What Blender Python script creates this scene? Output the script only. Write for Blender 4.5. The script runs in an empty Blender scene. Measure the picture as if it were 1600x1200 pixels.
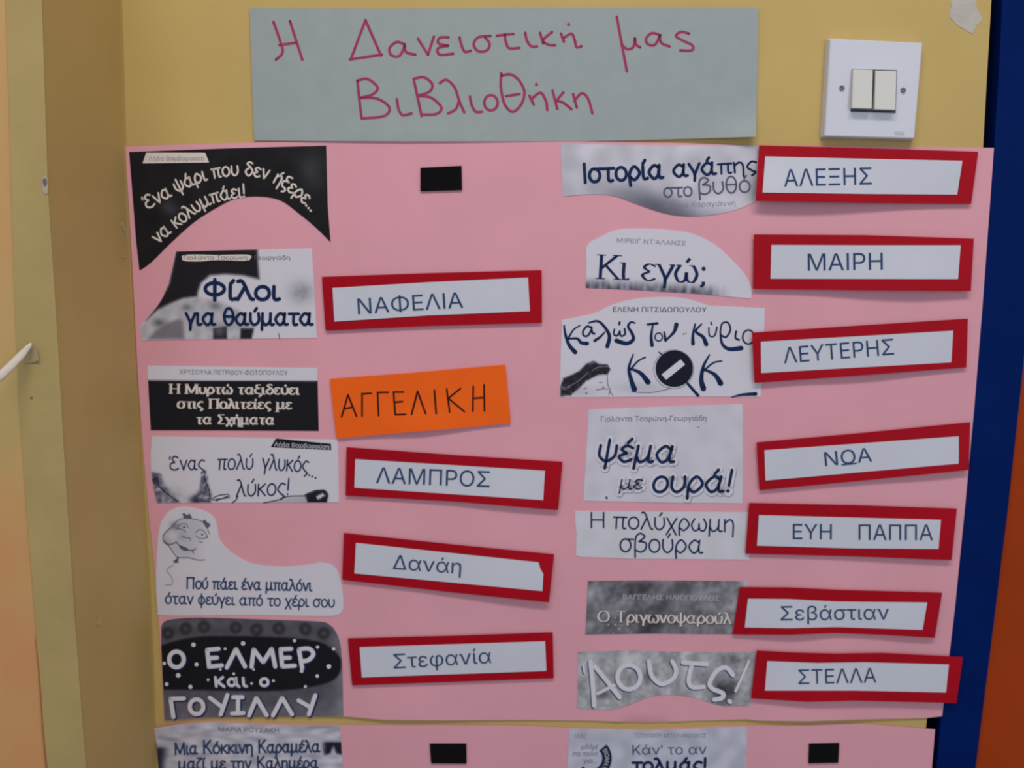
import bpy, bmesh, math, random
from mathutils import Vector, Matrix, noise, Euler
from mathutils.geometry import delaunay_2d_cdt

random.seed(7)
scene = bpy.context.scene
COL = scene.collection

# ------------------------------------------------------------------ camera
W_PX, H_PX = 1600.0, 1200.0
F_PX = 1555.0
PITCH, ROLL, YAW = math.radians(9.6), math.radians(1.2), 0.0
CAM = Vector((0.0, -0.84, 1.38))
ROT = Matrix.Rotation(YAW, 3, 'Z') @ Matrix.Rotation(math.pi/2 - PITCH, 3, 'X') @ Matrix.Rotation(ROLL, 3, 'Z')
cd = bpy.data.cameras.new('camera')
cd.sensor_width = 36.0
cd.lens = F_PX * 36.0 / W_PX
cd.clip_start = 0.01
cd.dof.use_dof = True
cd.dof.focus_distance = 0.69
cd.dof.aperture_fstop = 7.5
cam = bpy.data.objects.new('camera', cd)
cam.matrix_world = Matrix.Translation(CAM) @ ROT.to_4x4()
COL.objects.link(cam)
scene.camera = cam

# ------------------------------------------------------------------ world, lights, exposure
world = bpy.data.worlds.new('world')
scene.world = world
world.use_nodes = True
bg = world.node_tree.nodes['Background']
bg.inputs[0].default_value = (0.78, 0.86, 1.0, 1)
bg.inputs[1].default_value = 0.36
def area(name, loc, target, sx, sy, power, color):
    l = bpy.data.lights.new(name, 'AREA')
    l.shape = 'RECTANGLE'; l.size = sx; l.size_y = sy; l.energy = power; l.color = color
    o = bpy.data.objects.new(name, l); COL.objects.link(o)
    o.location = loc
    d = Vector(target) - Vector(loc)
    o.rotation_euler = d.to_track_quat('-Z', 'Y').to_euler()
    return o
area('ceiling_light', (0.0, -0.95, 2.62), (0.0, -0.85, 0.0), 1.25, 0.28, 13.5, (1.0, 0.965, 0.9))
area('fill_light', (1.3, -2.7, 1.7), (0.0, 0.0, 1.25), 1.3, 1.1, 5.5, (0.86, 0.92, 1.0))  # unseen area light added as fill from behind the camera
vs = scene.view_settings
vs.view_transform = 'Standard'
vs.look = 'None'
vs.gamma = 1.0
vs.exposure = 0.42
vs.use_curve_mapping = False

# ------------------------------------------------------------------ helpers
def at(px, py, off=0.0):
    """point of the plane lying 'off' metres in front of the wall, seen at pixel (px, py)"""
    d = ROT @ Vector(((px - W_PX/2)/F_PX, (H_PX/2 - py)/F_PX, -1.0))
    t = (-off - CAM.y) / d.y
    return CAM + d*t

def lin(c):
    r = []
    for v in c[:3]:
        v /= 255.0
        r.append(v/12.92 if v <= 0.04045 else ((v+0.055)/1.055)**2.4)
    return r

def crop(x0, y0, s):
    return lambda *pts: [(x0 + p[0]/s, y0 + p[1]/s) + tuple(p[2:]) for p in pts]

MATS = {}
def mat(name, rgb, rough=0.75, spec=0.3, var=0.06, scale=30.0, bump=0.0, metallic=0.0, coat=0.0):
    if name in MATS: return MATS[name]
    m = bpy.data.materials.new(name); m.use_nodes = True
    nt = m.node_tree; b = nt.nodes['Principled BSDF']
    c = lin(rgb)
    tc = nt.nodes.new('ShaderNodeTexCoord')
    nz = nt.nodes.new('ShaderNodeTexNoise'); nz.inputs['Scale'].default_value = scale
    nz.inputs['Detail'].default_value = 5
    nt.links.new(tc.outputs['Object'], nz.inputs['Vector'])
    rp = nt.nodes.new('ShaderNodeValToRGB')
    rp.color_ramp.elements[0].position = 0.3; rp.color_ramp.elements[1].position = 0.7
    rp.color_ramp.elements[0].color = [v*(1-var) for v in c] + [1]
    rp.color_ramp.elements[1].color = [min(1, v*(1+var)) for v in c] + [1]
    nt.links.new(nz.outputs['Fac'], rp.inputs['Fac'])
    nt.links.new(rp.outputs['Color'], b.inputs['Base Color'])
    b.inputs['Roughness'].default_value = rough
    b.inputs['Specular IOR Level'].default_value = spec
    b.inputs['Metallic'].default_value = metallic
    b.inputs['Coat Weight'].default_value = coat
    b.inputs['Coat Roughness'].default_value = 0.12
    if bump:
        n2 = nt.nodes.new('ShaderNodeTexNoise'); n2.inputs['Scale'].default_value = scale*6
        n2.inputs['Detail'].default_value = 4
        nt.links.new(tc.outputs['Object'], n2.inputs['Vector'])
        bp = nt.nodes.new('ShaderNodeBump'); bp.inputs['Strength'].default_value = bump
        bp.inputs['Distance'].default_value = 0.002
        nt.links.new(n2.outputs['Fac'], bp.inputs['Height'])
        nt.links.new(bp.outputs['Normal'], b.inputs['Normal'])
    MATS[name] = m
    return m

def tone_mat():
    """printed paper: the greys of the photocopy come from a colour attribute"""
    if 'photocopy' in MATS: return MATS['photocopy']
    m = bpy.data.materials.new('photocopy'); m.use_nodes = True
    nt = m.node_tree; b = nt.nodes['Principled BSDF']
    a = nt.nodes.new('ShaderNodeAttribute'); a.attribute_name = 'tone'
    nt.links.new(a.outputs['Color'], b.inputs['Base Color'])
    b.inputs['Roughness'].default_value = 0.7
    b.inputs['Specular IOR Level'].default_value = 0.25
    MATS['photocopy'] = m
    return m

def link(name, me, m, parent=None, origin=None, kind=None):
    o = bpy.data.objects.new(name, me)
    COL.objects.link(o)
    if m: me.materials.append(m)
    if parent: o.parent = parent
    elif origin is not None: o.location = origin
    if kind: o['kind'] = kind
    return o

def tag(o, label, cat, group=None):
    o['label'] = label; o['category'] = cat
    if group: o['group'] = group
    return o

def empty(name, loc):
    o = bpy.data.objects.new(name, None); o.empty_display_size = 0.02
    o.location = loc; COL.objects.link(o)
    return o

def root_loc(o):
    while o.parent: o = o.parent
    return o.location.copy()

def inside(p, poly):
    x, y = p; c = False; n = len(poly)
    for i in range(n):
        x1, y1 = poly[i]; x2, y2 = poly[(i+1) % n]
        if (y1 > y) != (y2 > y) and x < (x2-x1)*(y-y1)/(y2-y1) + x1: c = not c
    return c

def smooth_line(pts, n=6, closed=False):
    """Catmull-Rom through the points (any tuple length)"""
    if len(pts) < 3: return [tuple(p) for p in pts]
    P = [tuple(map(float, p)) for p in pts]
    out = []
    m = len(P)
    segs = m if closed else m-1
    for i in range(segs):
        if closed: a, b, c, d = P[(i-1) % m], P[i], P[(i+1) % m], P[(i+2) % m]
        else:
            a, b, c, d = P[max(i-1, 0)], P[i], P[i+1], P[min(i+2, m-1)]
        for k in range(n):
            t = k/n
            out.append(tuple(0.5*((2*b[j]) + (c[j]-a[j])*t + (2*a[j]-5*b[j]+4*c[j]-d[j])*t*t + (3*b[j]-a[j]-3*c[j]+d[j])*t**3) for j in range(len(b))))
    if not closed: out.append(P[-1])
    return out

# ---- gentle waves of the big pink sheet, metres off the wall
def gs(x, s): return math.exp(-(x/s)**2)
def wave(x, y):
    w = 0.0007*(0.5+0.5*math.sin(x/150.0 + y/310.0)) + 0.0005*(0.5+0.5*math.sin(y/95.0 - x/400.0 + 1.0))
    low = gs(1125-y, 55) if y < 1128 else 0.0
    w += low*(0.0016*gs(x-640, 90) + 0.0014*gs(x-1000, 60) + 0.0030*gs(x-1265, 90))
    return w
def d_pink(x, y): return 0.0007 + wave(x, y)
def d_low(x, y):
    return 0.0008 + 0.0008*(0.5+0.5*math.sin(x/120.0+2.0)) + 0.002*gs(y-1135, 40)*gs(x-250, 60)
def add(f, c): return lambda x, y: f(x, y) + c

def sheet(name, poly, depth, m, parent=None, step=8.0, thick=0.00035, tone=None, kind=None, root_at=None):
    """a real piece of paper: outline in photo pixels, own thickness, follows 'depth'"""
    # densify outline
    out = []
    n = len(poly)
    for i in range(n):
        a, b = poly[i], poly[(i+1) % n]
        k = max(1, int(math.hypot(b[0]-a[0], b[1]-a[1])/step))
        for j in range(k):
            out.append((a[0]+(b[0]-a[0])*j/k, a[1]+(b[1]-a[1])*j/k))
    ne = len(out)
    xs = [p[0] for p in out]; ys = [p[1] for p in out]
    pts = [Vector(p) for p in out]
    y = min(ys)+step*0.5; r = 0
    while y < max(ys):
        x = min(xs)+step*(0.5 if r % 2 else 0.25)
        while x < max(xs):
            if inside((x, y), out): pts.append(Vector((x, y)))
            x += step
        y += step*0.9; r += 1
    vo, _, fo, _, _, _ = delaunay_2d_cdt(pts, [], [list(range(ne))], 1, 1e-4)
    N = len(vo)
    c = (sum(xs)/ne, sum(ys)/ne)
    org = root_loc(parent) if parent else (root_at or at(c[0], c[1], depth(*c)))
    front = [at(v.x, v.y, depth(v.x, v.y)) - org for v in vo]
    back = [p + Vector((0, thick, 0)) for p in front]
    faces = []
    edges = {}
    for f in fo:
        f = list(f)
        a, b, d = (front[f[0]], front[f[1]], front[f[2]])
        if (b-a).cross(d-a).y > 0: f.reverse()
        faces.append(tuple(f))
        for i in range(len(f)):
            e = (f[i], f[(i+1) % len(f)])
            edges[e] = edges.get(e, 0)+1
    nf = len(faces)
    for f in faces[:nf]: faces.append(tuple(N+i for i in reversed(f)))
    # the cut edge has its own vertices, so the face keeps clean shading up to the rim
    verts = front+back; vo2 = list(vo)+list(vo); side = {}
    def sv(i, bk):
        if (i, bk) not in side:
            side[(i, bk)] = len(verts); verts.append(back[i] if bk else front[i]); vo2.append(vo[i])
        return side[(i, bk)]
    for (a, b) in list(edges):
        if (b, a) not in edges: faces.append((sv(b, 0), sv(a, 0), sv(a, 1), sv(b, 1)))
    me = bpy.data.meshes.new(name)
    me.from_pydata([tuple(v) for v in verts], [], faces)
    for i, p in enumerate(me.polygons): p.use_smooth = i < nf*2
    if tone:
        ca = me.color_attributes.new('tone', 'FLOAT_COLOR', 'POINT')
        buf = []
        for v in vo2:
            buf += lin([max(0, min(255, t)) for t in tone(v.x, v.y)]) + [1.0]
        ca.data.foreach_set('color', buf)
        m = tone_mat()
    return link(name, me, m, parent, org, kind)

class Ink:
    """flat lettering: filled ribbons and polygons laid on a sheet, one mesh per text"""
    def __init__(self): self.v = []; self.f = []; self.lv = []; self.level = 0
    def vert(self, x, y):
        self.v.append((x, y)); self.lv.append(self.level); return len(self.v)-1
    def ribbon(self, pts, w=3.0, closed=False, nib=None, smooth=True):
        """pts: (x, y[, width]); closed ring or round-capped stroke"""
        P = [(p[0], p[1], p[2] if len(p) > 2 else w) for p in pts]
        if len(P) == 1:
            x, y, ww = P[0]; self.disc(x, y, ww/2, ww/2); return
        if smooth: P = smooth_line(P, 6, closed)
        n = len(P); L = []; R = []
        for i in range(n):
            if closed: a, b = P[(i-1) % n], P[(i+1) % n]
            else: a, b = P[max(i-1, 0)], P[min(i+1, n-1)]
            dx, dy = b[0]-a[0], b[1]-a[1]; l = math.hypot(dx, dy) or 1
            dx /= l; dy /= l
            ww = P[i][2]
            if nib:
                ang, thin = nib
                ww *= thin + (1-thin)*abs(dx*math.sin(ang) - dy*math.cos(ang))
            hw = ww/2
            L.append(self.vert(P[i][0]-dy*hw, P[i][1]+dx*hw)); R.append(self.vert(P[i][0]+dy*hw, P[i][1]-dx*hw))
        for i in range(n if closed else n-1):
            j = (i+1) % n
            self.f.append((L[i], L[j], R[j], R[i]))
        if not closed and not nib:
            for i in (0, n-1): self.disc(P[i][0], P[i][1], P[i][2]/2, P[i][2]/2, 10)
    def disc(self, x, y, rx, ry, n=16):
        self.f.append(tuple(self.vert(x+rx*math.cos(2*math.pi*i/n), y+ry*math.sin(2*math.pi*i/n)) for i in range(n)))
    def ring(self, x, y, rx, ry, w, n=22):
        self.ribbon([(x+rx*math.cos(2*math.pi*i/n), y+ry*math.sin(2*math.pi*i/n)) for i in range(n)], w, True, smooth=False)
    def poly(self, pts): self.f.append(tuple(self.vert(*p[:2]) for p in pts))
    def split(self, gap):
        """words standing apart become separate pieces"""
        n = len(self.v); par = list(range(n))
        def find(i):
            while par[i] != i: par[i] = par[par[i]]; i = par[i]
            return i
        for f in self.f:
            for i in f[1:]: par[find(i)] = find(f[0])
        box = {}
        for i, (x, y) in enumerate(self.v):
            q = find(i); b = box.get(q)
            box[q] = [x, y, x, y] if not b else [min(b[0], x), min(b[1], y), max(b[2], x), max(b[3], y)]
        cl = [[b, {q}] for q, b in box.items()]
        ch = True
        while ch:
            ch = False
            for i in range(len(cl)):
                for j in range(i+1, len(cl)):
                    a, b = cl[i][0], cl[j][0]
                    if a[0]-gap < b[2] and b[0]-gap < a[2] and a[1]-1 < b[3] and b[1]-1 < a[3]:
                        cl[i] = [[min(a[0], b[0]), min(a[1], b[1]), max(a[2], b[2]), max(a[3], b[3])], cl[i][1] | cl[j][1]]
                        cl.pop(j); ch = True; break
                if ch: break
        big = [c for c in cl if max(c[0][2]-c[0][0], c[0][3]-c[0][1]) > 9]
        if not big: return [self]
        for c in cl:
            if c in big: continue
            mx, my = (c[0][0]+c[0][2])/2, (c[0][1]+c[0][3])/2
            t = min(big, key=lambda g: math.hypot(max(g[0][0]-mx, 0, mx-g[0][2]), max(g[0][1]-my, 0, my-g[0][3])))
            t[1] |= c[1]
        out = []
        for b, qs_ in big:
            k = Ink(); mp = {}
            for f in self.f:
                if find(f[0]) in qs_:
                    for i in f:
                        if i not in mp: mp[i] = k.vert(*self.v[i]); k.lv[-1] = self.lv[i]
                    k.f.append(tuple(mp[i] for i in f))
            out.append(k)
        return out
    def build(self, name, parent, depth, m, lift=0.00012, label=None, gap=7.0):
        parts = self.split(gap) if gap else [self]
        if len(parts) > 1:
            return [p.build(name, parent, depth, m, lift, label, 0) for p in parts][0]
        org = root_loc(parent)
        # triangulate, orient to the room
        me = bpy.data.meshes.new(name)
        vv = [tuple(at(x, y, depth(x, y)+lift+0.00001*l) - org) for (x, y), l in zip(self.v, self.lv)]
        me.from_pydata(vv, [], self.f)
        bm = bmesh.new(); bm.from_mesh(me)
        big = [f for f in bm.faces if len(f.verts) > 4]
        if big: bmesh.ops.triangulate(bm, faces=big)
        for f in bm.faces:
            f.normal_update()
            if f.normal.y > 0: f.normal_flip()
        bm.to_mesh(me); bm.free()
        o = link(name, me, m, parent)
        if label: o['label'] = label
        return o

def along(base):
    """baseline polyline -> function(s) giving point and direction, s in 0..1 of its length"""
    B = smooth_line(base, 8) if len(base) > 2 else [tuple(p) for p in base]
    acc = [0.0]
    for a, b in zip(B, B[1:]): acc.append(acc[-1]+math.hypot(b[0]-a[0], b[1]-a[1]))
    T = acc[-1]
    def f(s):
        d = s*T
        i = 0
        while i < len(B)-2 and acc[i+1] < d: i += 1
        a, b = B[i], B[i+1]; l = acc[i+1]-acc[i] or 1
        t = (d-acc[i])/l
        ux, uy = (b[0]-a[0])/l, (b[1]-a[1])/l
        return a[0]+(b[0]-a[0])*t, a[1]+(b[1]-a[1])*t, ux, uy
    return f, T

def fill_loops(loops):
    """non-zero fill of letter outlines"""
    pts = []; edges = []
    for lp in loops:
        o0 = len(pts); pts += [Vector(p) for p in lp]
        edges += [(o0+i, o0+(i+1) % len(lp)) for i in range(len(lp))]
    vo, _, fo, _, _, _ = delaunay_2d_cdt(pts, edges, [], 0, 1e-5)
    boxes = [(min(p[0] for p in l), max(p[0] for p in l)) for l in loops]
    out = []
    for t in fo:
        cx = sum(vo[i].x for i in t)/3; cy = sum(vo[i].y for i in t)/3
        w = 0
        for l, (bx0, bx1) in zip(loops, boxes):
            if not bx0 <= cx <= bx1: continue
            for i in range(len(l)):
                x1, y1 = l[i]; x2, y2 = l[(i+1) % len(l)]
                if y1 <= cy < y2:
                    if (x2-x1)*(cy-y1)-(cx-x1)*(y2-y1) > 0: w += 1
                elif y2 <= cy < y1:
                    if (x2-x1)*(cy-y1)-(cx-x1)*(y2-y1) < 0: w -= 1
        if w: out.append(tuple(t))
    return [(p.x, p.y) for p in vo], out

# built-in sans letters, turned into flat meshes
FONTC = {}
def font_mesh(text, bold):
    key = (text, bold)
    if key not in FONTC:
        c = bpy.data.curves.new('t', 'FONT'); c.body = text; c.resolution_u = 3
        c.offset = bold; c.fill_mode = 'NONE'; c.dimensions = '2D'
        o = bpy.data.objects.new('t', c); COL.objects.link(o)
        bpy.context.view_layer.update()
        me = bpy.data.meshes.new_from_object(o.evaluated_get(bpy.context.evaluated_depsgraph_get()))
        co = [(p.co.x, p.co.y) for p in me.vertices]
        nxt = {}
        for e in me.edges:
            a, b = e.vertices; nxt.setdefault(a, []).append(b); nxt.setdefault(b, []).append(a)
        seen = set(); loops = []
        for a in range(len(co)):
            if a in seen or a not in nxt: continue
            lp = [a]; seen.add(a); cur = a
            while True:
                c2 = [q for q in nxt[cur] if q not in seen]
                if not c2: break
                if len(lp) == 1: c2 = [min(c2)]
                cur = c2[0]; seen.add(cur); lp.append(cur)
            if len(lp) > 2: loops.append([co[i] for i in lp])
        v, f = fill_loops(loops)
        bpy.data.objects.remove(o); bpy.data.curves.remove(c); bpy.data.meshes.remove(me)
        FONTC[key] = (v, f)
    return FONTC[key]
def typeset(ink, text, base, cap, bold=0.0, slant=0.0, cap_unit=0.729):
    v, f = font_mesh(text, bold)
    x0 = min(p[0] for p in v); x1 = max(p[0] for p in v)
    fn, T = along(base)
    off = len(ink.v)
    for (x, y) in v:
        px, py, ux, uy = fn((x-x0)/(x1-x0))
        h = y/cap_unit*cap
        ink.vert(px + uy*h + ux*h*slant, py - ux*h + uy*h*slant)
    for q in f: ink.f.append(tuple(i+off for i in q))

# my own pen letters: x-height 1, capitals 1.42; strokes S = smooth, L = straight, O = ring(cx cy rx ry)
G = {
'α': (.92, 'S .62,.80 .36,1 .06,.5 .32,0 .58,.28 .66,1;S .60,.5 .66,.06 .84,.05'),
'β': (.80, 'S .08,-.42 .08,1.05 .34,1.45 .60,1.2 .28,.82;S .28,.82 .66,.72 .66,.25 .4,0 .12,.12'),
'γ': (.68, 'S .03,1 .28,.3 .32,0 .30,-.42;L .62,1 .31,.05'),
'δ': (.76, 'S .60,1.36 .35,1.46 .16,1.25 .5,.88 .67,.45 .36,0 .06,.42 .36,.86'),
'ε': (.66, 'S .56,.86 .3,1 .1,.78 .34,.54;S .34,.54 .04,.32 .28,0 .58,.14'),
'ζ': (.62, 'S .1,1.42 .35,1.4 .58,1.42;S .58,1.42 .1,.7 .16,.12 .5,.0 .4,-.35'),
'η': (.76, 'L .08,1 .10,0;S .10,.68 .36,1 .58,.72 .58,-.42'),
'θ': (.76, 'O .36 .72 .29 .72;L .08,.72 .64,.72'),
'ι': (.38, 'S .10,1 .10,.22 .18,.01 .34,.06'),
'κ': (.70, 'L .10,1 .10,0;L .58,1 .12,.48;L .22,.56 .62,0'),
'λ': (.78, 'S .06,1.38 .2,1.42 .34,1.12 .6,.15 .74,.02;L .37,.98 .05,0'),
'μ': (.90, 'L .12,1 .08,-.42;S .12,.35 .28,.0 .52,.15 .64,.5;S .64,1 .63,.2 .72,0 .84,.05'),
'ν': (.68, 'L .03,1 .31,0;L .31,0 .60,1'),
'ξ': (.66, 'S .56,1.42 .2,1.35 .2,1.0 .5,.85;S .5,.85 .05,.7 .1,.2 .5,.03 .55,-.2 .35,-.4'),
'ο': (.76, 'O .36 .5 .30 .5'),
'π': (.86, 'L .02,.96 .80,.96;L .21,.96 .19,0;S .60,.96 .58,.2 .64,.01 .76,.04'),
'ρ': (.76, 'S .10,-.42 .09,.5 .37,1 .66,.5 .37,0 .12,.2'),
'σ': (.84, 'O .36 .5 .30 .5;L .36,.98 .80,.98'),
'ς': (.66, 'S .58,.9 .32,1 .06,.5 .32,.1 .52,-.1 .30,-.38'),
'τ': (.68, 'L .02,.96 .64,.96;S .32,.96 .30,.2 .38,0 .54,.04'),
'υ': (.74, 'S .08,1 .10,.3 .35,0 .62,.35 .60,1'),
'φ': (.82, 'O .38 .5 .31 .5;L .38,1.36 .38,-.42'),
'χ': (.70, 'L .05,1 .60,-.38;L .62,1 .03,-.38'),
'ψ': (.88, 'S .06,1 .08,.35 .40,.02 .72,.35 .74,1;L .40,1.36 .40,-.42'),
'ω': (1.02, 'S .22,1 .05,.5 .20,.02 .44,.12 .49,.6;S .49,.6 .54,.12 .78,.02 .92,.5 .76,1'),
'Γ': (.82, 'L .12,1.42 .12,0;L .12,1.40 .74,1.40'),
'Ε': (.82, 'L .12,1.42 .12,0;L .12,1.40 .72,1.40;L .12,.74 .62,.74;L .12,.02 .74,.02'),
'Η': (1.02, 'L .12,1.42 .12,0;L .84,1.42 .84,0;L .12,.72 .84,.72'),
'Ι': (.34, 'L .14,1.42 .14,0'),
'Κ': (.98, 'L .14,1.42 .14,0;L .78,1.42 .16,.62;L .34,.80 .88,0'),
'Μ': (1.28, 'L .14,1.42 .12,0;L .14,1.42 .6,.1;L .6,.1 1.06,1.42;L 1.06,1.42 1.10,0'),
'Ο': (1.14, 'O .54 .71 .46 .70'),
'Π': (1.04, 'L .14,1.42 .14,0;L .84,1.42 .84,0;L .10,1.40 .90,1.40'),
'Σ': (.90, 'L .76,1.38 .12,1.38;L .12,1.38 .50,.72;L .50,.72 .12,.03;L .12,.03 .80,.03'),
'Τ': (.94, 'L .04,1.40 .86,1.40;L .45,1.40 .45,0'),
'Φ': (1.10, 'O .52 .80 .42 .46;L .52,1.50 .52,-.05'),
'Έ': (.95, 'S .78,1.25 .5,1.42 .25,1.15 .48,.78;S .48,.78 .12,.65 .1,.2 .45,0 .8,.15;L .02,1.15 .08,1.4'),
'!': (.34, 'L .16,1.42 .13,.42;D .12 .06'),
';': (.34, 'D .16 .85;S .17,.08 .18,-.1 .08,-.25'),
'.': (.30, 'D .12 .06'),
'-': (.5, 'L .08,.5 .42,.5'),
' ': (.45, ''),
}
ACC = {'ά': 'α', 'έ': 'ε', 'ή': 'η', 'ί': 'ι', 'ό': 'ο', 'ύ': 'υ', 'ώ': 'ω'}
ACX = {'ι': .14, 'α': .40, 'ε': .36, 'η': .36, 'ο': .38, 'υ': .38, 'ω': .50}
def glyph(ch):
    if ch in G: return G[ch]
    b = ACC[ch]; a, s = G[b]; x = ACX[b]
    return a, s + ';A %.2f,1.18 %.2f,1.44' % (x-.03, x+.10)
def pen(ink, text, base, xh, w, nib=None, serif=False, slant=0.0, capscale=1.0):
    fn, T = along(base)
    total = sum(glyph(c)[0] for c in text)
    # last glyph's side bearing trimmed
    total -= 0.08
    x = 0.0
    for ch in text:
        adv, st = glyph(ch)
        cs = capscale if (ch.isupper()) else 1.0
        mid = fn(min(1, max(0, (x+adv/2)/total)))
        sx = T/total
        def mp(gx, gy, mid=mid, x=x, adv=adv, cs=cs):
            u = (gx-adv/2)*sx; h = gy*xh*cs
            return (mid[0] + mid[2]*u + mid[3]*h + mid[2]*h*slant, mid[1] + mid[3]*u - mid[2]*h + mid[3]*h*slant)
        for s in st.split(';'):
            if not s: continue
            k, rest = s[0], s[1:].split()
            if k in 'SLA':
                pts = [tuple(map(float, q.split(','))) for q in rest]
                pp = [mp(*q) for q in pts]
                if k in 'LA' and len(pts) == 2:
                    a, b = pp
                    n = max(2, int(math.hypot(b[0]-a[0], b[1]-a[1])/8)+1)
                    pp = [(a[0]+(b[0]-a[0])*i/(n-1), a[1]+(b[1]-a[1])*i/(n-1)) for i in range(n)]
                ink.ribbon(pp, w, nib=nib, smooth=(k == 'S'))
                if serif and k in 'LS' and abs(pts[0][0]-pts[-1][0]) < .9*abs(pts[0][1]-pts[-1][1]):
                    for (gx, gy) in (pts[0], pts[-1]):
                        if gy in (0., 1., 1.42, -.42):
                            if k == 'S' and gy != 1.: continue
                            hw = .17 if gy != 1. else .10
                            ox = 0 if gy != 1. else -.05
                            ink.ribbon([mp(gx+ox-hw, gy), mp(gx+ox+hw, gy)], w*.30, smooth=False)
            elif k == 'O':
                cx, cy, rx, ry = map(float, rest)
                n = 22
                ink.ribbon([mp(cx+rx*math.cos(2*math.pi*i/n), cy+ry*math.sin(2*math.pi*i/n)) for i in range(n)], w, True, nib=nib, smooth=False)
            elif k == 'D':
                q = mp(*map(float, rest)); ink.disc(q[0], q[1], w*.62, w*.62)
        x += adv

# ------------------------------------------------------------------ materials
M_wall = mat('ochre_wall_paint', (202, 173, 109), rough=0.62, spec=0.2, var=0.05, scale=9, bump=0.05)
M_side = mat('ochre_pillar_paint', (192, 162, 100), rough=0.55, spec=0.25, var=0.05, scale=11, bump=0.06)
M_trim = mat('olive_trim_paint', (182, 158, 102), rough=0.6, spec=0.35, var=0.08, scale=16, bump=0.1)
M_peach = mat('peach_wall_paint', (206, 162, 104), rough=0.6, spec=0.2, var=0.14, scale=7, bump=0.05)
_rp = [n for n in M_peach.node_tree.nodes if n.type == 'VALTORGB'][0]
_rp.color_ramp.elements[0].color = lin((214, 150, 100)) + [1]; _rp.color_ramp.elements[1].color = lin((202, 174, 112)) + [1]
M_blue = mat('blue_gloss_paint', (0, 30, 94), rough=0.5, spec=0.05, var=0.12, scale=22, bump=0.05)
M_gap = mat('gap_shade_navy', (6, 14, 40), rough=0.8, spec=0.1, var=0.1)  # frame blue darkened so its colour carries the shade inside recesses
M_orange = mat('orange_door_paint', (168, 62, 16), rough=0.5, spec=0.1, var=0.07, scale=7, bump=0.05)
M_pink = mat('pink_card', (232, 166, 180), rough=0.8, spec=0.15, var=0.035, scale=14)
M_title = mat('grey_blue_card', (162, 171, 173), rough=0.85, spec=0.15, var=0.03, scale=60)
M_red = mat('red_card', (172, 4, 28), rough=0.5, spec=0.14, var=0.08, scale=20)
M_white = mat('white_paper', (208, 210, 222), rough=0.75, spec=0.15, var=0.015, scale=30)
M_note = mat('orange_card', (255, 104, 20), rough=0.6, spec=0.2, var=0.04, scale=40)
M_black = mat('black_velcro', (20, 18, 22), rough=0.95, spec=0.1, var=0.3, scale=400, bump=0.5)
I_navy = mat('navy_print', (46, 70, 110), rough=0.7, spec=0.2, var=0.1)
I_dark = mat('dark_blue_print', (16, 40, 84), rough=0.7, spec=0.2, var=0.1)
I_ink = mat('black_print', (22, 26, 44), rough=0.7, spec=0.2, var=0.1)
I_grey = mat('grey_print', (138, 138, 156), rough=0.7, spec=0.2, var=0.06)
I_mid = mat('mid_grey_print', (96, 98, 120), rough=0.7, spec=0.2, var=0.06)
I_cream = mat('unprinted_cream', (226, 214, 208), rough=0.7, spec=0.2, var=0.03)
I_white = mat('unprinted_white', (222, 218, 228), rough=0.7, spec=0.2, var=0.02)
I_felt = mat('crimson_felt_pen', (166, 64, 98), rough=0.8, spec=0.1, var=0.12, scale=90)
I_brown = mat('brown_felt_pen', (66, 26, 22), rough=0.8, spec=0.1, var=0.15, scale=90)
M_plastic = mat('white_plastic', (208, 208, 220), rough=0.25, spec=0.5, var=0.01, coat=0.3)
M_rocker = mat('cream_plastic', (216, 214, 208), rough=0.28, spec=0.5, var=0.01, coat=0.3)
M_screw = mat('screw_metal', (120, 130, 138), rough=0.4, metallic=0.8, var=0.1)
M_chip = mat('bare_plaster', (196, 188, 180), rough=0.9, spec=0.1, var=0.06, scale=80, bump=0.2)
M_chipd = mat('exposed_primer', (120, 108, 118), rough=0.9, spec=0.1, var=0.1)
M_floor = mat('grey_vinyl', (140, 134, 124), rough=0.6, var=0.1)
M_ceil = mat('white_ceiling_paint', (225, 224, 218), rough=0.9, var=0.02)

def prism(name, outline, y0, y1, m, parent=None, kind=None, bevel=0.0):
    """outline: list of (X, Z) world points, extruded from y0 (front, towards the room) to y1"""
    org = root_loc(parent) if parent else Vector((sum(p[0] for p in outline)/len(outline), y1, min(p[1] for p in outline)))
    bm = bmesh.new()
    f = [bm.verts.new(Vector((p[0], y0, p[1]))-org) for p in outline]
    b = [bm.verts.new(Vector((p[0], y1, p[1]))-org) for p in outline]
    bm.faces.new(f); bm.faces.new(list(reversed(b)))
    n = len(f)
    for i in range(n): bm.faces.new((f[i], b[i], b[(i+1) % n], f[(i+1) % n]))
    bmesh.ops.recalc_face_normals(bm, faces=bm.faces)
    if bevel:
        ed = [e for e in bm.edges if all(abs((v.co+org).y-y0) < 1e-6 for v in e.verts)]
        bmesh.ops.bevel(bm, geom=ed, offset=bevel, segments=3, affect='EDGES', profile=0.5)
    me = bpy.data.meshes.new(name); bm.to_mesh(me); bm.free()
    return link(name, me, m, parent, org, kind)

def xz(px, py, off=0.0):
    p = at(px, py, off); return (p.x, p.z)

def edge_line(pix, off, z0, z1):
    """pixel polyline (top to bottom) -> world (X,Z) points continued to the heights z1 (top) and z0 (floor)"""
    pts = [xz(x, y, off) for x, y in pix]
    pts = [(pts[0][0], z1)] + pts + [(pts[-1][0], z0)]
    return pts

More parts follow.
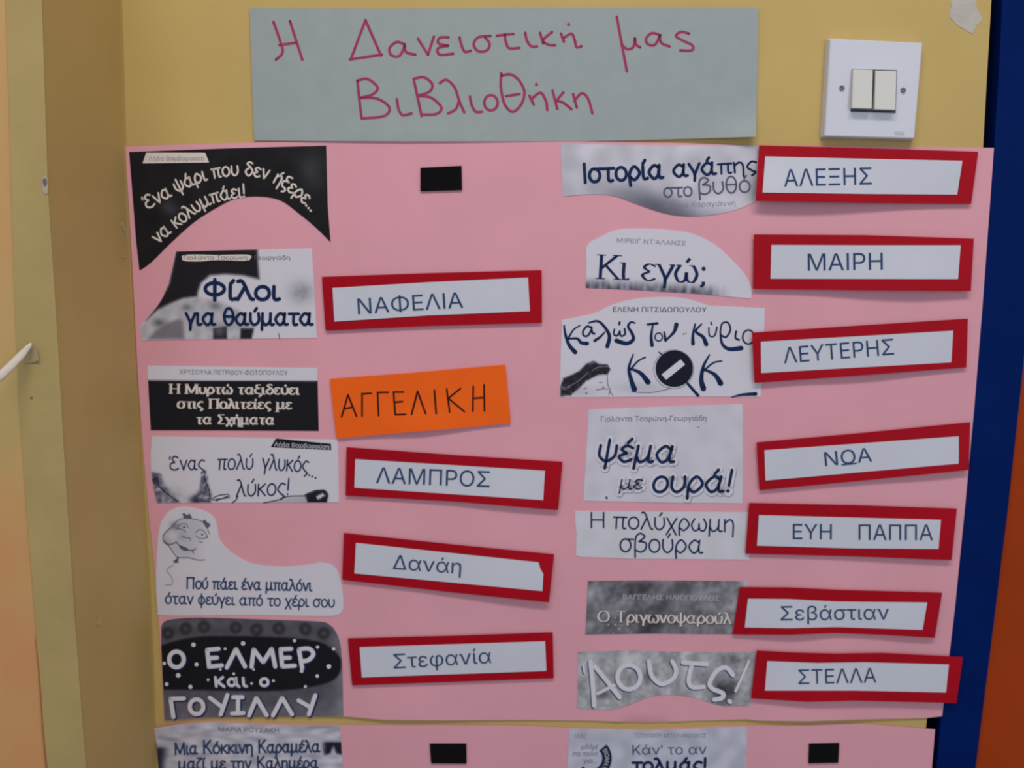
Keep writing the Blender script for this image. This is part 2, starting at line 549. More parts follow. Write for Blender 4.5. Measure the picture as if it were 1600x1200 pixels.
# ------------------------------------------------------------------ the setting
ZT = 2.66
gap_l = edge_line([(1549, 0), (1542, 120), (1536, 230), (1492, 640), (1447, 1135), (1441, 1200)], 0.0, 0.0, 2.10)
wall_right_top = gap_l[0][0]
outline = [(-0.75, 0.0), (-0.75, ZT), (1.9, ZT), (1.9, 2.16), (wall_right_top, 2.16)] + gap_l
prism('wall_back', outline, 0.0, 0.12, M_wall, kind='structure')

# door: blue frame flush with the wall, orange leaf
door = empty('door_1', (0.75, 0.0, 0.0)); door['kind'] = 'structure'
fr_l = edge_line([(1566, 0), (1560, 120), (1553, 230), (1510, 640), (1469, 1135), (1463, 1200)], 0.0, 0.0, 2.08)
fr_r = edge_line([(1672, 0), (1640, 230), (1600, 557), (1574, 800), (1524, 1200)], 0.0, 0.0, 2.03)
fo = fr_l + list(reversed(fr_r))
prism('frame', fr_l[:1] + fr_l[1:] + list(reversed(fr_r))[:-1] + [(fr_r[0][0], 2.03), (fr_r[0][0]+0.9, 2.03), (fr_r[0][0]+0.9, 0.0), (fr_r[0][0]+0.96, 0.0), (fr_r[0][0]+0.96, 2.08)],
      -0.0004, 0.05, M_blue, parent=door)
prism('shadow_gap', [(gap_l[0][0]-0.004, 0.0), (gap_l[0][0]-0.004, 2.12), (fr_r[0][0]+1.0, 2.12), (fr_r[0][0]+1.0, 2.05), (fr_l[0][0]+0.02, 2.05), (fr_l[0][0]+0.02, 0.0)],
      0.016, 0.05, M_gap, parent=door)
prism('leaf', [(x-0.012, max(z, 0.005)) for x, z in fr_r] + [(fr_r[0][0]+0.92, 0.005), (fr_r[0][0]+0.92, 2.03)], 0.004, 0.045, M_orange, parent=door)

# pillar on the left: shaded side face, thin olive edge trim, peach face running off the frame
DP = 0.14
corner = edge_line([(191, 0), (198, 230), (207, 430), (221, 700), (234, 890), (241, 1040), (245, 1200)], 0.0, 0.0, ZT)
edge = edge_line([(65, 0), (69, 120), (75, 300), (88, 500), (103, 760), (119, 1000), (134, 1200)], DP, 0.0, ZT)
def side_face():
    n = 40
    def xa(line, z):
        L = sorted(line, key=lambda p: p[1])
        for a, b in zip(L, L[1:]):
            if a[1] <= z <= b[1]:
                return a[0] + (b[0]-a[0])*(z-a[1])/((b[1]-a[1]) or 1)
        return L[-1][0] if z > L[-1][1] else L[0][0]
    zs = [0.0, 0.4, 0.7] + [0.8+0.9*i/n for i in range(n+1)] + [2.0, 2.3, ZT]
    vs_, fs = [], []
    for z in zs:
        xe, xc = xa(edge, z), xa(corner, z)
        rad = 0.004
        row = [(-0.75, -DP), (xe-0.012, -DP), (xe-rad, -DP), (xe-rad*0.3, -DP+rad*0.3), (xe, -DP+rad),
               (xe*0.6+xc*0.4, -DP*0.6), (xe*.25+xc*.75, -DP*.22), (xc-0.0006, -0.005), (xc-0.0002, -0.001), (xc+0.0004, 0.001), (-0.75, 0.001)]
        vs_ += [(x, y, z) for x, y in row]
    k = 11
    for i in range(len(zs)-1):
        for j in range(k):
            a = i*k+j; b = i*k+(j+1) % k
            fs.append((a, b, b+k, a+k))
    fs.append(tuple(range(k))); fs.append(tuple(reversed(range((len(zs)-1)*k, len(zs)*k))))
    me = bpy.data.meshes.new('wall_left'); me.from_pydata(vs_, [], fs)
    bm = bmesh.new(); bm.from_mesh(me); bmesh.ops.recalc_face_normals(bm, faces=bm.faces)
    bm.to_mesh(me); bm.free()
    return link('wall_left', me, M_side, None, Vector((0, 0, 0)), 'structure')
pillar = side_face()
# olive trim strip glued over the pillar's arris, front side
tl = edge_line([(9, 0), (13, 120), (18, 300), (24, 500), (31, 640), (39, 760), (54, 950), (71, 1200)], DP+0.003, 0.0, ZT)
tr = edge_line([(65, 0), (69, 120), (75, 300), (88, 500), (103, 760), (119, 1000), (134, 1200)], DP+0.003, 0.0, ZT)
prism('trim_1', tl + list(reversed(tr)), -DP-0.003, -DP, M_trim, kind='structure')
pf = edge_line([(11, 0), (15, 120), (20, 300), (26, 500), (33, 640), (41, 760), (56, 950), (73, 1200)], DP+0.0012, 0.0, ZT)
prism('trim_2', [(-0.75, 0.0), (-0.75, ZT)] + pf, -DP-0.0012, -DP, M_peach, kind='structure')

prism('floor', [(-1.6, -0.02), (2.2, -0.02), (2.2, 0.0), (-1.6, 0.0)], -3.2, 0.12, M_floor, kind='structure')
prism('ceiling', [(-1.6, ZT), (2.2, ZT), (2.2, ZT+0.05), (-1.6, ZT+0.05)], -3.2, 0.12, M_ceil, kind='structure')

# filler patch and paint chips on the wall and pillar
def flat_chip(name, pts, off, m, parent, bulge=0.0003):
    return sheet(name, smooth_line(pts, 4, True), lambda x, y: off+bulge, m, parent=parent, step=6, thick=bulge)
wb = bpy.data.objects['wall_back']
flat_chip('filler_patch', [(1487, -8), (1522, -8), (1526, 12), (1535, 30), (1526, 40), (1519, 52), (1508, 46), (1497, 40), (1483, 24), (1487, 10)], 0.0, M_chip, wb)

# ------------------------------------------------------------------ the two pink sheets and the heading
p_up = [(196, 229), (300, 225), (420, 222), (640, 221), (900, 221), (1050, 223), (1175, 227), (1360, 229), (1553, 231),
        (1546, 330), (1535, 480), (1522, 640), (1508, 790), (1492, 950), (1472, 1119),
        (1447, 1122), (1350, 1124), (1262, 1127), (1187, 1126), (1166, 1124), (1094, 1126), (1009, 1129), (924, 1126), (825, 1125), (700, 1125.5), (600, 1125), (539, 1119.5),
        (400, 1120), (326, 1122), (257, 1127), (250, 1000), (243, 900), (232, 800), (225, 720), (215, 580), (207.5, 430)]
up = sheet('pink_sheet', p_up, d_pink, M_pink, step=14, thick=0.0006)
tag(up, 'large upper pink card sheet on the yellow wall, under the title sheet', 'paper sheet')
p_lo = [(240, 1138), (284, 1130.6), (326, 1127.5), (380, 1129.5), (440, 1132), (500, 1133), (600, 1133), (800, 1133.5), (888, 1137.6), (1009, 1140), (1094, 1136.6), (1150, 1134), (1225, 1134), (1350, 1131), (1461, 1140),
        (1456, 1200), (1422, 1560), (300, 1560), (250, 1200)]
lo = sheet('pink_sheet', p_lo, d_low, M_pink, step=16, thick=0.0006)
tag(lo, 'lower pink card sheet, only its top edge in view at the bottom', 'paper sheet')

def d_title(x, y):
    return 0.0012 + 0.0006*(0.5+0.5*math.sin(x/140.0)) + 0.0085*gs(x-1195, 75)*gs(y-225, 32) + 0.0015*gs(x-640, 200)*gs(y-222, 30)
ti = sheet('title_sheet', [(390, 13), (600, 14), (800, 13), (1000, 12.5), (1185, 13), (1184, 110), (1181, 213.5), (1140, 215), (1069, 217), (1000, 219), (893, 221), (636, 221), (500, 220.5), (397, 219.5), (393, 110)],
           d_title, M_title, step=9, thick=0.0004)
tag(ti, 'grey-blue title sheet with two crimson handwritten lines, above the pink sheet', 'title sign')
k = Ink(); c3 = crop(380, 0, 3.81); c4 = crop(780, 0, 3.81)
TW = 4.3
def S(c, *pts): k.ribbon(c(*pts), TW)
def Ls(c, *pts): k.ribbon(c(*pts), TW, smooth=False)
S(c3, (180, 130), (215, 230), (235, 310), (195, 355)); Ls(c3, (278, 125), (352, 355)); Ls(c3, (215, 268), (310, 255))
Ls(c3, (728, 120), (640, 355)); Ls(c3, (728, 120), (820, 330)); Ls(c3, (635, 354), (825, 325))
S(c3, (960, 265), (915, 250), (872, 285), (882, 328), (930, 333), (962, 272)); S(c3, (960, 262), (970, 310), (1025, 325))
Ls(c3, (1040, 230), (1100, 325)); Ls(c3, (1100, 325), (1135, 218))
S(c3, (1222, 222), (1170, 225), (1162, 258), (1220, 272)); S(c3, (1220, 272), (1160, 288), (1170, 325), (1250, 320))
S(c3, (1288, 222), (1300, 270), (1320, 308), (1355, 302))
S(c3, (1472, 214), (1400, 222), (1372, 265), (1400, 305), (1450, 300), (1467, 262), (1440, 222))
S(c3, (1510, 213), (1560, 206), (1608, 202)); S(c4, (33, 205), (40, 250), (60, 287), (120, 285))
S(c4, (155, 195), (165, 240), (190, 275), (225, 277))
Ls(c4, (243, 195), (262, 258)); S(c4, (315, 190), (262, 238), (290, 265), (332, 270))
k.disc(*c4((413, 145))[0], 2.6, 2.6); Ls(c4, (368, 200), (385, 248)); S(c4, (382, 228), (430, 200), (450, 240), (460, 280), (490, 275))
Ls(c4, (700, 100), (760, 425)); S(c4, (728, 265), (762, 292), (798, 280), (808, 228)); S(c4, (808, 228), (815, 265), (840, 282))
S(c4, (960, 210), (912, 197), (876, 225), (882, 260), (925, 268), (955, 217)); S(c4, (955, 210), (965, 255), (1015, 277))
S(c4, (1130, 200), (1085, 190), (1052, 213), (1090, 240), (1150, 270), (1145, 300), (1078, 300))
S(c3, (680, 480), (690, 580), (705, 705)); S(c3, (680, 480), (740, 470), (800, 520), (770, 562), (700, 582)); S(c3, (700, 582), (800, 588), (870, 640), (840, 690), (710, 705))
S(c3, (915, 590), (925, 650), (950, 685), (1002, 675))
Ls(c3, (1015, 470), (1062, 690)); S(c3, (1015, 470), (1075, 460), (1125, 500), (1110, 545), (1040, 570)); S(c3, (1040, 570), (1120, 582), (1180, 640), (1150, 678), (1060, 682))
S(c3, (1170, 495), (1210, 475), (1258, 520), (1290, 610), (1316, 668)); S(c3, (1285, 600), (1265, 650), (1220, 675))
S(c3, (1350, 575), (1360, 625), (1385, 665), (1422, 665)); q = c3((1475, 612))[0]; k.ring(q[0], q[1], 10.5, 12, TW)
S(c4, (12, 436), (10, 520), (32, 620), (80, 665), (132, 620), (150, 545), (115, 475), (65, 443), (15, 452)); Ls(c4, (40, 572), (120, 560))
k.disc(*c4((222, 503))[0], 2.6, 2.6); Ls(c4, (180, 570), (205, 622)); S(c4, (192, 590), (245, 552), (278, 600), (286, 655))
Ls(c4, (318, 540), (346, 648)); Ls(c4, (382, 550), (340, 600)); S(c4, (342, 600), (382, 612), (430, 650))
Ls(c4, (440, 560), (462, 640)); S(c4, (447, 600), (492, 555), (530, 590), (555, 675))
k.build('lettering', ti, d_title, I_felt)

# ------------------------------------------------------------------ cut-out book titles
def nz(x, y, s, seed=0.0): return noise.noise(Vector((x/s, y/s, seed)))
WHITE = (218, 214, 226)
def mix(a, b, t):
    t = max(0.0, min(1.0, t)); return tuple(a[i]*(1-t)+b[i]*t for i in range(3))
def sm(a, b, x):
    t = max(0.0, min(1.0, (x-a)/(b-a))); return t*t*(3-2*t)
def poly_soft(poly, x, y, soft=2.0):
    """1 inside, 0 outside, blurred by distance to the outline"""
    dmin = 1e9; n = len(poly)
    for i in range(n):
        ax, ay = poly[i]; bx, by = poly[(i+1) % n]
        dx, dy = bx-ax, by-ay; l = dx*dx+dy*dy or 1
        t = max(0, min(1, ((x-ax)*dx+(y-ay)*dy)/l))
        d = math.hypot(x-ax-dx*t, y-ay-dy*t)
        if d < dmin: dmin = d
    s = dmin if inside((x, y), poly) else -dmin
    return sm(-soft, soft, s)

def cutout(poly, tone, label, depth=None, step=2.6, lift=0.0004):
    base = depth or d_pink
    d = add(base, lift)
    o = sheet('book_title_cutout', poly, d, None, step=step, thick=0.00025, tone=tone)
    tag(o, label, 'paper cutout', 'photocopied book titles glued on the pink sheets')
    return o, d

# 1 black arch
A = crop(180, 210, 4.444)
def t1(x, y):
    g = 22 + 34*gs(x-487, 20)*gs(y-262, 34) + 8*nz(x, y, 25)
    g += 26*gs(x-262, 12)*gs(y-322, 12)+20*gs(x-270, 16)*gs(y-330, 10)
    return (g, g-1, g+4)
o, d = cutout(smooth_line([(516.4, 378.3), (495, 357), (470, 336), (438.8, 313.5), (405, 307), (371, 310), (346.5, 320), (306, 345), (270, 376.5), (236, 410), (218, 422.6)], 5) +
              [(213, 380), (207.5, 310), (201.8, 237.5), (350, 232), (509.6, 227.5), (512, 322)], t1,
              'black arch-shaped cutout with curved cream lettering, topmost in the left column')
k = Ink(); k.poly(A((215, 127), (625, 128), (652, 195), (190, 201))); k.build('name_band', o, d, I_cream, label='pale slanted band with a faint name')
k = Ink(); typeset(k, 'Λήδα Βαρβαρούση', A((232, 182), (615, 180)), 6.5, 0.0); k.build('author_lettering', o, d, I_grey, lift=0.0002)
k = Ink()
pen(k, 'Ένα ψάρι που δεν ήξερε...', [(230, 327), (250, 316.5), (270, 305), (299, 290.5), (324, 281), (351, 275.5), (382.5, 274), (414, 279.5), (441, 293), (468, 312), (486, 331)], 14.5, 2.9)
pen(k, 'να κολυμπάει!', [(248, 381), (258, 371.5), (270, 361), (281, 352.5), (292, 344), (308, 332), (326, 320.5), (345, 314), (362, 310.5), (384, 308)], 14.5, 2.8)
k.build('lettering', o, d, I_cream)

# 2 two friends title with dome drawing
B = crop(200, 370, 5.0)
blk2 = B((375, 100), (1010, 95), (1015, 200), (1025, 330), (900, 300), (760, 290), (640, 300), (570, 360), (545, 430), (540, 465), (430, 480), (330, 520), (230, 570), (140, 650), (250, 500), (320, 370), (350, 230))
dome = B((160, 800), (220, 730), (300, 680), (400, 640), (430, 660), (440, 800))
gsh = B((100, 700), (250, 560), (420, 490), (560, 470), (700, 500), (860, 570), (980, 700), (960, 800), (110, 810))
def t2(x, y):
    c = WHITE
    c = mix(c, (176, 176, 184), poly_soft(gsh, x, y, 4)*(0.75+0.6*nz(x, y, 12)))
    c = mix(c, (110, 106, 118), poly_soft(dome, x, y, 4)*0.8)
    c = mix(c, (26, 24, 32), poly_soft(blk2, x, y, 3.5))
    c = mix(c, (30, 28, 38), sm(0, 1, poly_soft(B((665, 715), (770, 700), (775, 800), (665, 800)), x, y, 2)))
    c = mix(c, (30, 28, 38), poly_soft(B((880, 715), (985, 715), (965, 800), (875, 800)), x, y, 2))
    c = mix(c, (120, 118, 130), 0.7*gs(x-343, 10)*gs(y-517, 9))
    c = mix(c, (150, 150, 160), 0.9*gs(x-471, 18)*gs(y-457, 16)*(1+0.4*nz(x, y, 8)))
    c = mix(c, (90, 88, 98), 0.8*gs(x-249, 10)*gs(y-504, 6))
    c = mix(c, (100, 98, 108), 0.7*gs(x-292, 8)*gs(y-480, 6) + 0.7*gs(x-336, 8)*gs(y-478, 6))
    return c
o, d = cutout(smooth_line(B((375, 115), (350, 230), (310, 380), (250, 510), (165, 620), (100, 690)), 5) + B((108, 808), (700, 800), (1475, 790), (1455, 400), (1435, 90), (900, 102)), t2,
              'greyscale cutout with a domed building drawing and two lines of dark handwriting')
k = Ink(); k.poly(smooth_line(B((430, 145), (520, 138), (700, 142), (940, 140), (955, 175), (900, 188), (700, 182), (560, 192), (440, 188), (422, 165)), 3, True)); k.build('name_band', o, d, I_cream)
k = Ink(); typeset(k, 'Γιολάντα Τσορώνη - Γεωργιάδη', B((435, 178), (1265, 178)), 6.8, 0.0); k.build('author_lettering', o, d, I_mid, lift=0.0002)
k = Ink(); pen(k, 'Φίλοι', B((585, 488), (1175, 492)), 20.5, 6.0); pen(k, 'για θαύματα', B((450, 688), (1440, 688)), 18.0, 4.8)
k.ribbon(B((1178, 755), (1184, 795)), 1.2); k.build('lettering', o, d, I_dark, lift=0.0002)

# 3 white strip over black block, serif
C = crop(210, 550, 4.706)
def t3(x, y):
    b = 594 + (x-232)*0.006
    return mix(WHITE, (20, 20, 28), sm(b-1.2, b+1.2, y))
o, d = cutout(C((95, 100), (1345, 118), (1350, 350), (1355, 580), (700, 576), (120, 575), (105, 300)), t3,
              'cutout with a white strip above a black block of three cream serif lines')
k = Ink(); typeset(k, 'ΧΡΥΣΟΥΛΑ ΠΕΤΡΙΔΟΥ-ΦΩΤΟΠΟΥΛΟΥ', C((332, 163), (1128, 170)), 7.2, 0.004); k.build('author_lettering', o, d, I_mid)
k = Ink()
NB = (math.radians(0), 0.32)
pen(k, 'Η Μυρτώ ταξιδεύει', C((258, 305), (1212, 312)), 10.3, 3.9, nib=NB, serif=True)
pen(k, 'στις Πολιτείες με', C((315, 413), (1158, 419)), 10.3, 3.9, nib=NB, serif=True)
pen(k, 'τα Σχήματα', C((455, 528), (1028, 532)), 10.3, 3.9, nib=NB, serif=True)
k.build('lettering', o, d, I_cream)

# 4 wolf title
earl = C((130, 880), (195, 900), (215, 960), (250, 1010), (330, 1100), (330, 1115), (160, 1115), (135, 1000))
earr = C((515, 870), (535, 900), (545, 980), (570, 1050), (560, 1112), (430, 1112), (430, 1060), (480, 1000), (490, 930))
nose = C((1255, 1050), (1330, 1020), (1400, 1015), (1425, 1050), (1415, 1112), (1270, 1112))
def t4(x, y):
    c = WHITE
    e = max(poly_soft(earl, x, y, 3), poly_soft(earr, x, y, 3))
    c = mix(c, (86, 86, 112), e*(0.75+0.9*nz(x, y, 6)))
    c = mix(c, (150, 148, 160), 0.5*gs(x-268, 20)*gs(y-775, 14)*(1+nz(x, y, 5)))
    c = mix(c, (30, 34, 54), 0.8*gs(x-304, 9)*gs(y-781, 6) + 0.7*gs(x-241, 7)*gs(y-750, 7))
    c = mix(c, (20, 24, 44), poly_soft(nose, x, y, 1.5))
    c = mix(c, (214, 212, 222), poly_soft(C((1340, 1060), (1385, 1040), (1400, 1055), (1350, 1085)), x, y, 1))
    c = mix(c, (150, 150, 164), 0.5*poly_soft(C((1000, 1105), (1100, 1075), (1255, 1060), (1265, 1112)), x, y, 3))
    return c
o, d = cutout(C((130, 620), (800, 630), (1495, 645), (1502, 900), (1505, 1105), (800, 1108), (165, 1110), (140, 1000), (122, 880), (120, 740)), t4,
              'white cutout with thin handwriting and a wolf nose and ears at its bottom edge')
k = Ink(); k.poly(C((1040, 635), (1445, 675), (1448, 722), (1003, 700))); k.build('name_band', o, d, I_ink, label='dark slanted band with a white name')
k = Ink(); typeset(k, 'Λήδα Βαρβαρούση', C((1028, 694), (1432, 714)), 6.8, 0.01); k.build('author_lettering', o, d, I_white, lift=0.0002)
k = Ink()
pen(k, 'Ένας', C((258, 868), (515, 865)), 15.0, 2.3); pen(k, 'πολύ', C((608, 865), (870, 862)), 16.5, 2.3, slant=.08)
pen(k, 'γλυκός', C((935, 862), (1275, 884)), 17.0, 2.4, slant=.02)
for p in C((1285, 905), (1307, 915), (1332, 925)): k.disc(p[0], p[1], 1.6, 1.6)
pen(k, 'λύκος!', C((745, 1062), (1140, 1050)), 18.0, 2.5, slant=.08)
k.ribbon(C((760, 1062), (745, 1090), (720, 1106)), 1.8)
k.build('lettering', o, d, I_dark, lift=0.0002)
k = Ink()
for s in (((135, 940), (170, 930), (180, 985), (240, 1040), (320, 1100)), ((525, 875), (515, 930), (545, 1000), (560, 1080)),
          ((570, 1080), (620, 1055), (690, 1045)), ((575, 1090), (630, 1080), (700, 1070)), ((600, 1095), (650, 1075), (700, 1055)),
          ((950, 1108), (1050, 1090), (1130, 1062), (1255, 1058)), ((1255, 1050), (1330, 1020), (1395, 1018), (1420, 1050), (1405, 1105))):
    k.ribbon(C(*s), 1.5)
k.build('drawing', o, d, I_ink, lift=0.0002)

# 5 balloon face
D = crop(210, 780, 4.444); Q = crop(230, 780, 8.571)
face = Q((215, 500), (260, 430), (340, 370), (400, 290), (480, 255), (600, 260), (720, 290), (800, 380), (840, 480), (820, 580), (800, 680), (780, 800), (680, 815), (560, 790), (430, 780), (340, 690), (270, 610), (220, 570))
def t5(x, y):
    f = poly_soft(face, x, y, 2.5)
    c = mix(WHITE, (178, 178, 190), f*0.5*sm(335, 300, x+0.3*(y-830)))
    c = mix(c, (110, 110, 128), 0.75*gs(x-273, 7)*gs(y-822, 6))
    c = mix(c, (150, 150, 164), 0.5*gs(x-258, 9)*gs(y-846, 6)*f + 0.5*gs(x-284, 8)*gs(y-838, 6))
    c = mix(c, (216, 213, 222), 0.9*gs(x-270, 7)*gs(y-837, 6))
    return c
o, d = cutout(smooth_line(D((170, 220), (200, 130), (260, 70), (350, 50), (470, 75), (550, 120), (575, 190), (590, 270), (640, 340), (720, 400), (800, 440), (900, 460), (1050, 468), (1200, 455), (1310, 440), (1390, 470), (1430, 550), (1450, 700), (1440, 780), (1370, 810), (1100, 808), (800, 805), (500, 806), (190, 805), (162, 770), (150, 600), (155, 400)), 4, True), t5,
              'white irregular cutout with a small smiling balloon face drawn above two text lines')
k = Ink()
pen(k, 'Πού πάει ένα μπαλόνι', D((358, 620), (1230, 636)), 12.0, 2.7); pen(k, 'όταν φεύγει από το χέρι σου', D((212, 724), (1388, 750)), 11.8, 2.5)
k.build('lettering', o, d, I_navy)
k = Ink()
def qs(w, *p): k.ribbon(Q(*p), w)
qs(1.1, (330, 370), (400, 290), (480, 258), (600, 262), (720, 290), (790, 360), (835, 470)); qs(1.6, (330, 375), (270, 420), (215, 490), (225, 560), (300, 605), (390, 575))
qs(1.3, (225, 575), (300, 640), (360, 730), (420, 780), (560, 785), (680, 815), (770, 812)); qs(1.1, (400, 400), (440, 340), (520, 330), (545, 380)); qs(1.1, (400, 395), (460, 400), (520, 440))
qs(1.2, (650, 450), (690, 410), (760, 425), (810, 510)); qs(1.1, (650, 490), (720, 530), (790, 515)); qs(1.1, (470, 500), (520, 515), (570, 520), (580, 550)); qs(1.0, (690, 560), (740, 580))
qs(1.6, (400, 580), (430, 620), (500, 670), (610, 685), (650, 660)); qs(1.4, (600, 690), (620, 720)); qs(.8, (350, 880), (260, 950), (330, 1050), (330, 1140), (240, 1145))
k.poly(Q((425, 615), (460, 622), (550, 660), (530, 690), (490, 690), (440, 655)))
for x, y, r in ((495, 375, 2.2), (738, 472, 1.9), (800, 508, 1.6)): p = Q((x, y))[0]; k.disc(p[0], p[1], r, r*.8)
for pts in (((470, 190), (500, 185), (530, 215), (565, 190), (585, 215), (600, 255), (540, 262), (490, 250)), ((730, 300), (780, 270), (800, 310), (850, 330), (830, 375), (790, 385), (765, 340)), ((345, 830), (390, 800), (405, 770), (425, 780), (415, 830), (425, 850), (360, 855))):
    k.poly(Q(*pts))
k.build('balloon_face', o, d, I_mid, lift=0.0002)

# 6 black oval with white spots
E_ = crop(220, 950, 4.706)
oval = smooth_line(E_((150, 275), (280, 235), (450, 210), (700, 208), (1000, 215), (1300, 245), (1440, 330), (1475, 420), (1420, 530), (1200, 590), (900, 612), (500, 605), (160, 600)), 3)
circ = [E_(p)[0] for p in ((200, 185), (330, 152), (465, 140), (700, 145), (850, 158), (1015, 150), (1210, 155), (1345, 187))]
def t6(x, y):
    g = 88 + 14*nz(x, y, 14) + 20*sm(1080, 1120, y) + 30*sm(510, 535, x)
    c = (g, g-3, g+8)
    for cx, cy in circ:
        r = math.hypot(x-cx, (y-cy)*1.0)
        c = mix(c, (48, 44, 52), sm(12, 8, r)*0.8 if r > 0 else 0)
        c = mix(c, (100, 96, 108), 0.7*gs(r, 3))
    c = mix(c, (16, 16, 26), poly_soft(oval, x, y, 1.6))
    return c
o, d = cutout(smooth_line(E_((150, 140), (175, 100), (260, 80), (450, 72), (900, 85), (1300, 100), (1380, 120), (1430, 170), (1465, 260), (1480, 400)), 4) + E_((1490, 795), (1000, 798), (500, 805), (175, 828), (165, 600), (150, 300)), t6,
              'dark rounded cutout with white spots and bold white capitals, lowest on the upper sheet')
def white_caps(k, w, dx=0, dy=0):
    def s(*p, ww=w, smooth=True): k.ribbon(E_(*[(a[0]+dx, a[1]+dy) for a in p]), ww, smooth=smooth)
    def r(x, y, rx, ry, ww=w): q = E_((x+dx, y+dy))[0]; k.ring(q[0], q[1], rx/4.706, ry/4.706, ww)
    r(262, 378, 54, 58)
    s((488, 310), (502, 430)); s((488, 308), (572, 300)); s((495, 370), (560, 365)); s((500, 432), (595, 422))
    s((700, 302), (632, 438)); s((700, 302), (766, 430))
    s((830, 305), (814, 432)); s((830, 305), (900, 398)); s((900, 398), (962, 300)); s((962, 300), (988, 430))
    s((1028, 312), (1040, 430)); s((1028, 303), (1105, 300)); s((1035, 368), (1095, 365)); s((1040, 430), (1132, 424))
    s((1163, 308), (1186, 440)); s((1165, 303), (1238, 300), (1268, 340), (1232, 382), (1180, 392))
    w2 = w*.68
    s((548, 510), (555, 576), ww=w2); s((602, 510), (556, 550), ww=w2); s((568, 545), (612, 578), ww=w2)
    r(668, 546, 26, 26, w2); s((700, 515), (704, 560), (722, 578), ww=w2); s((752, 515), (758, 566), (778, 576), ww=w2); r(908, 546, 28, 27, w2)
    s((220, 672), (240, 802)); s((220, 668), (318, 665)); r(410, 726, 50, 54)
    s((508, 660), (600, 730)); s((637, 640), (588, 782)); s((715, 662), (715, 770)); s((678, 656), (748, 656)); s((672, 776), (756, 772))
    s((850, 660), (796, 790)); s((850, 660), (926, 788)); s((1040, 660), (972, 790)); s((1040, 660), (1112, 782)); s((1160, 680), (1250, 732)); s((1283, 642), (1236, 782))
k = Ink(); white_caps(k, 8.6, 8, 6); k.build('lettering_shade', o, d, I_dark, lift=0.0001)
k = Ink(); white_caps(k, 6.6)
k.build('lettering', o, d, I_white, lift=0.0002)
for x, y, r in ((387, 270, 16), (752, 260, 16), (1130, 240, 12), (1300, 288, 12), (1418, 300, 12), (1383, 430, 17), (1297, 500, 13), (1210, 578, 11), (1183, 463, 14), (410, 415, 15), (275, 495, 17), (190, 560, 14), (365, 580, 15), (172, 408, 13), (495, 528, 10), (815, 555, 9), (975, 535, 10), (620, 300, 10), (585, 452, 9), (830, 452, 9), (683, 484, 10)):
    q = E_((x, y))[0]; k = Ink(); k.disc(q[0], q[1], r/4.706, r/4.706); k.build('white_spot', o, d, I_white, lift=0.0003)

# 7 lower left card
E5 = crop(220, 1110, 4.706)
def t7(x, y):
    c = mix(WHITE, (168, 166, 182), 0.45+0.9*nz(x/3.0, y, 8, 3))
    c = mix(c, (40, 40, 60), 0.95*sm(18, 2, x-249+0.1*(y-1165))*sm(1164, 1172, y))
    dk = poly_soft(E5((1300, 232), (1478, 232), (1482, 325), (1440, 318), (1415, 262), (1395, 315), (1350, 330)), x, y, 2)
    c = mix(c, (24, 26, 52), dk*sm(500, 512, x))
    c = mix(c, (110, 110, 130), 0.6*gs(x-270, 14)*gs(y-1155, 3))
    c = mix(c, (140, 138, 152), 0.6*gs(x-500, 40)*gs(y-1136, 4))
    return c
o, d = cutout(E5((105, 132), (300, 103), (500, 88), (620, 94), (900, 107), (1200, 113), (1465, 113), (1485, 420)) + [(538, 1300), (262, 1300)] + E5((130, 420)), t7,
              'white and grey cutout with navy handwriting, cut off at the bottom left', depth=d_low)
k = Ink(); typeset(k, 'ΜΑΡΙΑ ΡΟΥΣΑΚΗ', E5((572, 156), (1015, 162)), 7.2, 0.0); k.build('author_lettering', o, d, I_mid)
k = Ink(); pen(k, 'Μια', E5((248, 325), (415, 320)), 12.5, 3.2); pen(k, 'Κόκκινη', E5((455, 318), (825, 312)), 12.5, 3.2, capscale=1.15); pen(k, 'Καραμέλα', E5((862, 312), (1315, 305)), 12.5, 3.2, capscale=1.1)
pen(k, 'μαζί με την', E5((275, 432), (810, 428)), 12.0, 3.0); pen(k, 'Καλημέρα', E5((852, 428), (1302, 424)), 12.0, 3.0, capscale=1.1)
k.build('lettering', o, d, I_navy)

# 8 wavy title top right
F = crop(860, 210, 4.444)
def t8(x, y):
    c = mix(WHITE, (190, 188, 200), 0.5+nz(x, y, 30, 5))
    dk = gs((x-1000)+(y-310)*-1.6, 58)*sm(268, 330, y)
    c = mix(c, (96, 96, 112), 0.95*dk)
    c = mix(c, (120, 120, 132), 0.55*gs(x-1050, 14)*gs(y-322, 12))
    c = mix(c, (150, 150, 160), 0.5*gs(x-1176, 14)*gs(y-290, 25))
    return c
o, d = cutout(F((70, 65), (700, 75), (1480, 78), (1460, 440)) + smooth_line(F((1410, 472), (1300, 520), (1150, 555), (950, 570), (780, 545), (600, 485), (450, 430), (300, 415), (85, 430)), 5), t8,
              'greyscale cutout with a wavy lower edge, topmost in the right column')
k = Ink()
pen(k, 'Ιστορία', F((225, 335), (782, 303)), 20.5, 5.2); pen(k, 'αγά', F((850, 296), (1150, 276)), 18.5, 4.6)
pen(k, 'πης', F((1165, 274), (1432, 255)), 15.5, 3.4)
k.build('lettering', o, d, I_dark)
k = Ink(); pen(k, 'στο', F((785, 437), (985, 428)), 14.5, 2.9); pen(k, 'βυθό', F((1028, 418), (1390, 400)), 18.0, 3.0); k.build('lettering', o, d, I_mid)
k = Ink(); typeset(k, 'Μαρία Καραγιάννη', F((800, 512), (1285, 492)), 8.0, 0.0); k.build('author_lettering', o, d, I_grey)

